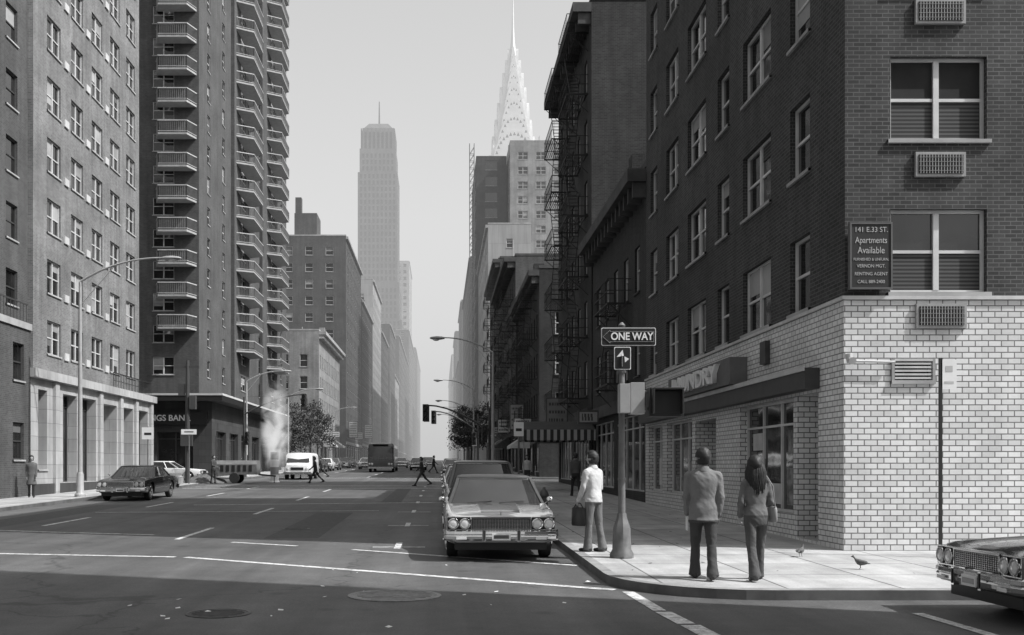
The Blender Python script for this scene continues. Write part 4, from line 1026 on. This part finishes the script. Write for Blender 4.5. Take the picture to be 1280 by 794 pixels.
def person(name,loc,face,H=1.76,legs=(15,5,-15,20),arms=((-15,6,15),(15,6,15)),top=None,pants=None,shoes=None,hair=None,longh=False,flare=.07,coat=0,vox=.014,lean=.02,turn=0,bulk=1.0,fem=0):
    s=H/1.78; e=empty(name,loc,face); prim=[];mb=MB();cuffs=[]
    joints=[]
    for sx,(a,b) in ((-1,legs[:2]),(1,legs[2:])):
        a,b=R(a),R(b);hip=Vector((sx*.088,0,.92));kn=hip+.425*Vector((sx*.02,math.sin(a),-math.cos(a)));an=kn+.42*Vector((sx*.0,math.sin(a-b),-math.cos(a-b)))
        joints.append((hip,kn,an,a-b))
    dz=.085-min(j[2].z for j in joints)
    up=Vector((0,0,dz))
    for hip,kn,an,ang in joints:
        hip,kn,an=hip+up,kn+up,an+up
        lift=an.z-.085
        prim+=[(hip,kn,.100*bulk,.068,'p'),(kn,kn.lerp(an,.6),.064,flare*.74,'p')]
        dn=(an-kn).normalized(); cuffs.append((kn.lerp(an,.5),an+dn*.045+Vector((0,.012,0)),flare*.72,flare*.98,'p'))
        heel=an+Vector((0,-.05,-.045));toe=an+Vector((0,.19,-.055-(min(lift,.05) if ang<-.2 else 0)));prim+=[(heel,toe,.042,.032,'s')]
    T=[(.80,.160,.12),(.86,.172,.130),(.93,.176,.132),(1.0,.168,.126),(1.10,.150-.012*fem,.112),(1.20,.163-.012*fem,.118),(1.30,.182-.014*fem,.124),(1.38,.186-.014*fem,.118),(1.44,.158-.01*fem,.102),(1.485,.105,.082),(1.52,.066,.064)]
    if coat: T=[(.92-coat,.184+.1*coat,.138+.1*coat)]+T[1:]
    ln=lambda z:lean*(z-.9)
    def tors(z,q):
        for (z0,a0,b0),(z1,a1,b1) in zip(T[:-1],T[1:]):
            if z0<=z<=z1: t=(z-z0)/(z1-z0);rx=a0+(a1-a0)*t;ry=b0+(b1-b0)*t;break
        c,s_=math.cos(q),math.sin(q);n=.8 if z>.95 else 1
        return Vector((rx*bulk*abs(c)**n*(1 if c>0 else -1),ry*bulk*abs(s_)**n*(1 if s_>0 else -1)+ln(z),z+dz))
    zs=[T[0][0]+(1.52-T[0][0])*i/24 for i in range(25)]
    mb.loft([[tors(min(z,1.5199),2*math.pi*k/24+.01) for k in range(24)] for z in zs],0)
    nk0=Vector((0,ln(1.48)-.005,1.47+dz));nk1=Vector((0,ln(1.6)+.01,1.60+dz));prim.append((nk0,nk1,.062,.056,'k'))
    hands=[]
    for sx,(sf,so,eb) in ((-1,arms[0]),(1,arms[1])):
        sh=Vector((sx*(.172-.015*fem)*bulk,ln(1.42)-.005,1.410+dz));a,o_=R(sf),R(so)
        d1=Vector((sx*math.sin(o_),math.sin(a)*math.cos(o_),-math.cos(a)*math.cos(o_)));el=sh+.285*d1
        a2=a+R(eb);o2=-o_*.6;d2=Vector((sx*math.sin(o2),math.sin(a2)*math.cos(o2),-math.cos(a2)*math.cos(o2)));wr=el+.25*d2
        prim+=[(sh,el,.066*bulk,.054,'t'),(el,wr,.055,.044,'t')]; hands.append((wr,d2,sx))
        prim.append((Vector((sx*.06,ln(1.47)-.01,1.462+dz)),sh,.056,.062*bulk,'t'))
    for p in prim: mb.capsule(p[0],p[1],p[2],p[3])
    for p in cuffs: mb.tube([p[0],p[0].lerp(p[1],.5),p[1]],[p[2],(p[2]+p[3])/2-.003,p[3]],16)
    tmp=mb.obj('tmp',[],recalc=True)
    m=tmp.modifiers.new('r','REMESH');m.mode='VOXEL';m.voxel_size=vox
    m=tmp.modifiers.new('s','SMOOTH');m.iterations=4;m.factor=.5
    bpy.context.view_layer.update();dg=bpy.context.evaluated_depsgraph_get();me=bpy.data.meshes.new_from_object(tmp.evaluated_get(dg));bpy.data.objects.remove(tmp)
    body=bpy.data.objects.new('body',me);COL.objects.link(body);body.parent=e;body.scale=(s,s,s)
    me.materials.clear()
    for q in (top,pants,shoes,SKIN): me.materials.append(q)
    tor=(Vector((0,0,.80+dz)),Vector((0,ln(1.4),1.38+dz)),.16,.15,'T');pl=prim+cuffs+[tor]
    idx=[]
    hem=.95+dz-(coat if coat else 0)
    for p in me.polygons:
        c=p.center;best=9;lb='T'
        for (a,b,r0,r1,l) in pl:
            ab=b-a;t=max(0,min(1,(c-a).dot(ab)/ab.length_squared));dd=(c-a-ab*t).length-(r0+(r1-r0)*t)
            if dd<best: best=dd;lb=l
        if lb in 'pT' : k=0 if c.z>hem else 1
        else: k={'s':2,'t':0,'k':3 if c.z>1.50+dz else 0}[lb]
        idx.append(k)
    me.polygons.foreach_set('material_index',idx)
    if vox<.018:
        sd=Vector((len(name)*3.1,H*7,0)); nr=[v.normal.copy() for v in me.vertices]
        js=[q for p in prim if p[4] in 'pt' for q in (p[0],p[1])]
        for v,n_ in zip(me.vertices,nr):
            c=v.co
            if c.z<.05 or c.z>1.5+dz: continue
            near=min((c-j).length for j in js)
            am=.003+.007*math.exp(-(near/.12)**2)
            f=noise.noise(Vector((c.x*9,c.y*9,c.z*(13 if c.z>.9 else 7)+c.x*14))+sd)+.6*noise.noise(Vector((c.x*16,c.y*16,c.z*28+(c.x+c.y)*22))+sd)
            v.co=c+n_*f*am
    me.shade_smooth()
    mb=MB()
    for wr,d,sx in hands:
        fw=Vector((0,1,0)) if abs(d.y)<.8 else Vector((0,0,1)); sd=(fw-d*fw.dot(d)).normalized(); nn=d.cross(sd)
        ring=[]
        for t,w1,w2 in ((-.03,.028,.024),(.02,.034,.020),(.06,.042,.018),(.095,.040,.014)):
            ring.append([wr+d*t+sd*w1*math.cos(q)+nn*w2*math.sin(q) for q in [2*math.pi*k/10 for k in range(10)]])
        mb.loft(ring,0)
        for k,(o,l) in enumerate(((-.030,.062),(-.010,.074),(.010,.080),(.030,.072))):
            b0=wr+d*.09+sd*o;cu=nn*(-sx)*1.0
            mb.tube([b0,b0+d*l*.45+cu*.006,b0+d*l*.75+cu*.024,b0+d*l*.85+cu*.044],[.0095,.009,.008,.006],6)
        b0=wr+d*.02+sd*.03;mb.tube([b0,b0+d*.03+sd*.025,b0+d*.065+sd*.03],[.012,.010,.007],6)
    o=mb.obj('hands',[SKIN],parent=e,smooth=60);o.scale=(s,s,s)
    if vox<.018:
        mb=MB();cz=1.51+dz
        mb.loft([[Vector((r_*math.cos(q),ln(1.5)-.004+r_*1.0*math.sin(q),cz+h-.014*math.sin(q))) for q in [2*math.pi*k/18 for k in range(18)]] for r_,h in ((.098,-.045),(.088,-.01),(.074,.024),(.068,.022),(.062,-.02))],0)
        o=mb.obj('collar',[top],parent=e,smooth=70);o.scale=(s,s,s)
    head(e,Vector((0,ln(1.66)+.012,1.665+dz))*s,turn,hair,longh,s*1.04)
    return e,hands,s
HB=M('hair_black',.015,.6,var=.4,scale=30,bump=.004,bscale=40);HD=M('hair_dark',.025,.6,var=.4,scale=30,bump=.004,bscale=40)
J1=cloth('jacket_grey',.19);T1=cloth('trousers_grey',.055);J2=cloth('denim_jacket',.14,.35);T2=cloth('jeans',.08,.3);SH=M('shoes',.02,.4);W1=cloth('shirt_light',.5);T3=cloth('trousers_mid',.13);DK=cloth('coat_dark',.03);CT=cloth('coat_grey',.1)
gz=lambda y:zr(y)+.13
e,hd,s=person('pedestrian_man',(3.66,14.45,gz(14.4)),R(-8),1.82,(14,6,-10,12),((8,7,14),(-8,8,16)),J1,T1,SH,HD,flare=.088,coat=.13,bulk=1.08,turn=R(10),vox=.012)
mb=MB();w=hd[0][0]*s;mb.box(w.x-.012,w.x+.006,w.y-.07,w.y+.09,w.z-.24,w.z-.04,0);mb.obj('newspaper',[WHITE],parent=e)
e,hd,s=person('pedestrian_woman',(4.36,14.35,gz(14.3)),R(4),1.70,(-9,12,13,5),((-2,14,38),(4,16,70)),J2,T2,SH,HB,True,flare=.092,bulk=.97,turn=R(-15),vox=.012,fem=1)
mb=MB();mb.loft([[Vector((.24+.055*math.cos(q)*f,.02+.13*math.sin(q)*f,z)) for q in [2*math.pi*k/12 for k in range(12)]] for z,f in ((.80,.8),(.83,1),(.98,.95),(1.02,.7))],0)
mb.tube([(.24,-.08,1.0),(.20,-.10,1.30),(.13,-.02,1.46),(.19,.10,1.3),(.24,.11,1.0)],.008,6,0)
mb.obj('handbag',[M('bag_leather',.22,.5)],parent=e,smooth=60)
e,hd,s=person('standing_man',(2.74,18.55,gz(18.5)),R(40),1.77,(4,2,-5,8),((10,8,20),(4,8,60)),W1,T3,SH,HB,flare=.09,coat=.06,turn=R(15),lean=.04,vox=.012)
mb=MB();w=hd[0][0]*s;mb.loft([[Vector((w.x+.05*math.cos(q)*f,w.y+.17*math.sin(q)*f,w.z-.10+z)) for q in [2*math.pi*k/12 for k in range(12)]] for z,f in ((-.36,.9),(-.33,1),(-.06,.95),(-.03,.8))],0)
mb.tube([w+Vector((0,-.1,-.13)),w+Vector((0,-.05,-.06)),w+Vector((0,.05,-.06)),w+Vector((0,.1,-.13))],.01,6,0)
mb.obj('shopping_bag',[BLACK],parent=e,smooth=60)
person('pedestrian_woman',(-16.3,41.5,gz(41.5)),R(-160),1.66,(6,3,-6,8),((5,5,15),(-5,5,15)),CT,DK,SH,HD,flare=.06,coat=.38,vox=.02)
person('pedestrian_man',(-1.05,60.5,zr(60.5)),R(90),1.76,(30,5,-28,22),((-25,6,15),(25,6,25)),DK,T1,SH,HD,vox=.022,lean=.06)
person('pedestrian_man',(-9.1,80,zr(80)),R(90),1.74,(28,5,-28,22),((-25,6,15),(25,6,25)),DK,DK,SH,HD,vox=.025,lean=.15)
person('pedestrian_man',(-10.4,79,zr(79)),R(90),1.45,(30,30,-25,40),((25,6,45),(25,6,45)),DK,T1,SH,HD,vox=.025,lean=.4)
person('pedestrian_man',(-7.9,66,zr(66)),R(90),1.76,(28,5,-26,22),((-25,6,15),(25,6,25)),DK,DK,SH,HD,vox=.022,lean=.1)
person('pedestrian_man',(-.6,100,zr(100)),R(-90),1.75,(25,5,-25,22),((-25,6,15),(25,6,25)),DK,DK,SH,HD,vox=.03)
person('pedestrian_woman',(4.6,55,gz(55)),R(170),1.66,(10,5,-10,12),((-10,6,15),(10,6,15)),W1,T1,SH,HB,True,vox=.025)
person('pedestrian_man',(-14.2,65.2,zr(66)),R(-120),1.75,(5,5,-5,8),((10,6,45),(15,6,60)),T1,DK,SH,HD,vox=.022)
person('pedestrian_man',(5.6,43,gz(43)),R(10),1.78,(14,4,-14,16),((-10,6,15),(10,6,15)),CT,DK,SH,HD,vox=.02)
PG=M('pigeon_feathers',.09,.7,var=.35,scale=25)
def pigeon(x,y,rot):
    mb=MB();rr=[]
    for yy,z,rx,rz in ((-.17,.115,.025,.008),(-.12,.12,.035,.016),(-.07,.125,.05,.04),(0,.13,.062,.058),(.06,.145,.055,.055),(.095,.18,.034,.036),(.11,.215,.026,.026),(.13,.24,.026,.027),(.15,.238,.014,.014),(.175,.232,.003,.003)):
        rr.append([Vector((rx*math.cos(q),yy,z+rz*math.sin(q))) for q in [2*math.pi*k/12 for k in range(12)]])
    mb.loft(rr,0)
    for sx in (-1,1): mb.tube([(sx*.025,.01,.09),(sx*.025,.0,.03),(sx*.025,.03,.004)],.005,5,0); mb.ell((sx*.056,-.03,.135),(.014,.09,.035),10,6,0)
    o=mb.obj('pigeon',[PG],loc=(x,y,gz(y)),rot=rot,smooth=60);o.scale=(.8,.8,.8)
pigeon(6.35,15.7,R(60));pigeon(6.1,17.6,R(-40))
# ---------------------------------------------------------------- haze
m=bpy.data.materials.new('glowing_haze');m.use_nodes=True;nt=m.node_tree;nt.nodes.remove(nt.nodes['Principled BSDF'])
SG=.0009
va=nd(nt,'ShaderNodeVolumeAbsorption');va.inputs['Density'].default_value=SG;va.inputs['Color'].default_value=g4(0)
em=nd(nt,'ShaderNodeEmission');em.inputs['Strength'].default_value=SG*.80  # the volume glows by itself in place of airlight scattered by haze
ad=nd(nt,'ShaderNodeAddShader');nt.links.new(va.outputs[0],ad.inputs[0]);nt.links.new(em.outputs[0],ad.inputs[1])
nt.links.new(ad.outputs[0],nt.nodes['Material Output'].inputs['Volume'])
mb=MB();mb.box(-500,500,120,1500,-5,360);mb.obj('glowing_haze',[m],recalc=True)
# ---------------------------------------------------------------- light / sky / camera
w=bpy.data.worlds.new('World');scene.world=w;w.use_nodes=True;nt=w.node_tree
sky=nd(nt,'ShaderNodeTexSky');sky.sky_type='NISHITA';sky.sun_disc=False
EL=50;d=Vector((1,-.35)).normalized()
sky.sun_elevation=R(EL);sky.sun_rotation=math.atan2(d.x,d.y);sky.dust_density=5;sky.air_density=1.0
# blue-sensitive black-and-white film: weight the blue channel
sc=nd(nt,'ShaderNodeSeparateColor');nt.links.new(sky.outputs[0],sc.inputs[0])
nt.links.new(mul(nt,sc.outputs[2],1.12),nt.nodes['Background'].inputs[0]);nt.nodes['Background'].inputs[1].default_value=.15
sl=bpy.data.lights.new('sun','SUN');sl.energy=5;sl.angle=R(.5);sl.color=(1,1,1)
so=bpy.data.objects.new('sun',sl);COL.objects.link(so)
dirv=Vector((-d.x*math.cos(R(EL)),-d.y*math.cos(R(EL)),-math.sin(R(EL))))
so.rotation_euler=dirv.to_track_quat('-Z','Y').to_euler();so.location=(20,-10,40)
cam=bpy.data.cameras.new('camera');co=bpy.data.objects.new('camera',cam);COL.objects.link(co);scene.camera=co
co.location=(0,0,1.73);co.rotation_euler=(R(90),0,0);cam.sensor_width=36;cam.lens=36*1300/1280
cam.shift_x=90/1280;cam.shift_y=186/1280;cam.clip_start=.1;cam.clip_end=6000
scene.view_settings.view_transform='Standard';scene.view_settings.look='None';scene.view_settings.exposure=0
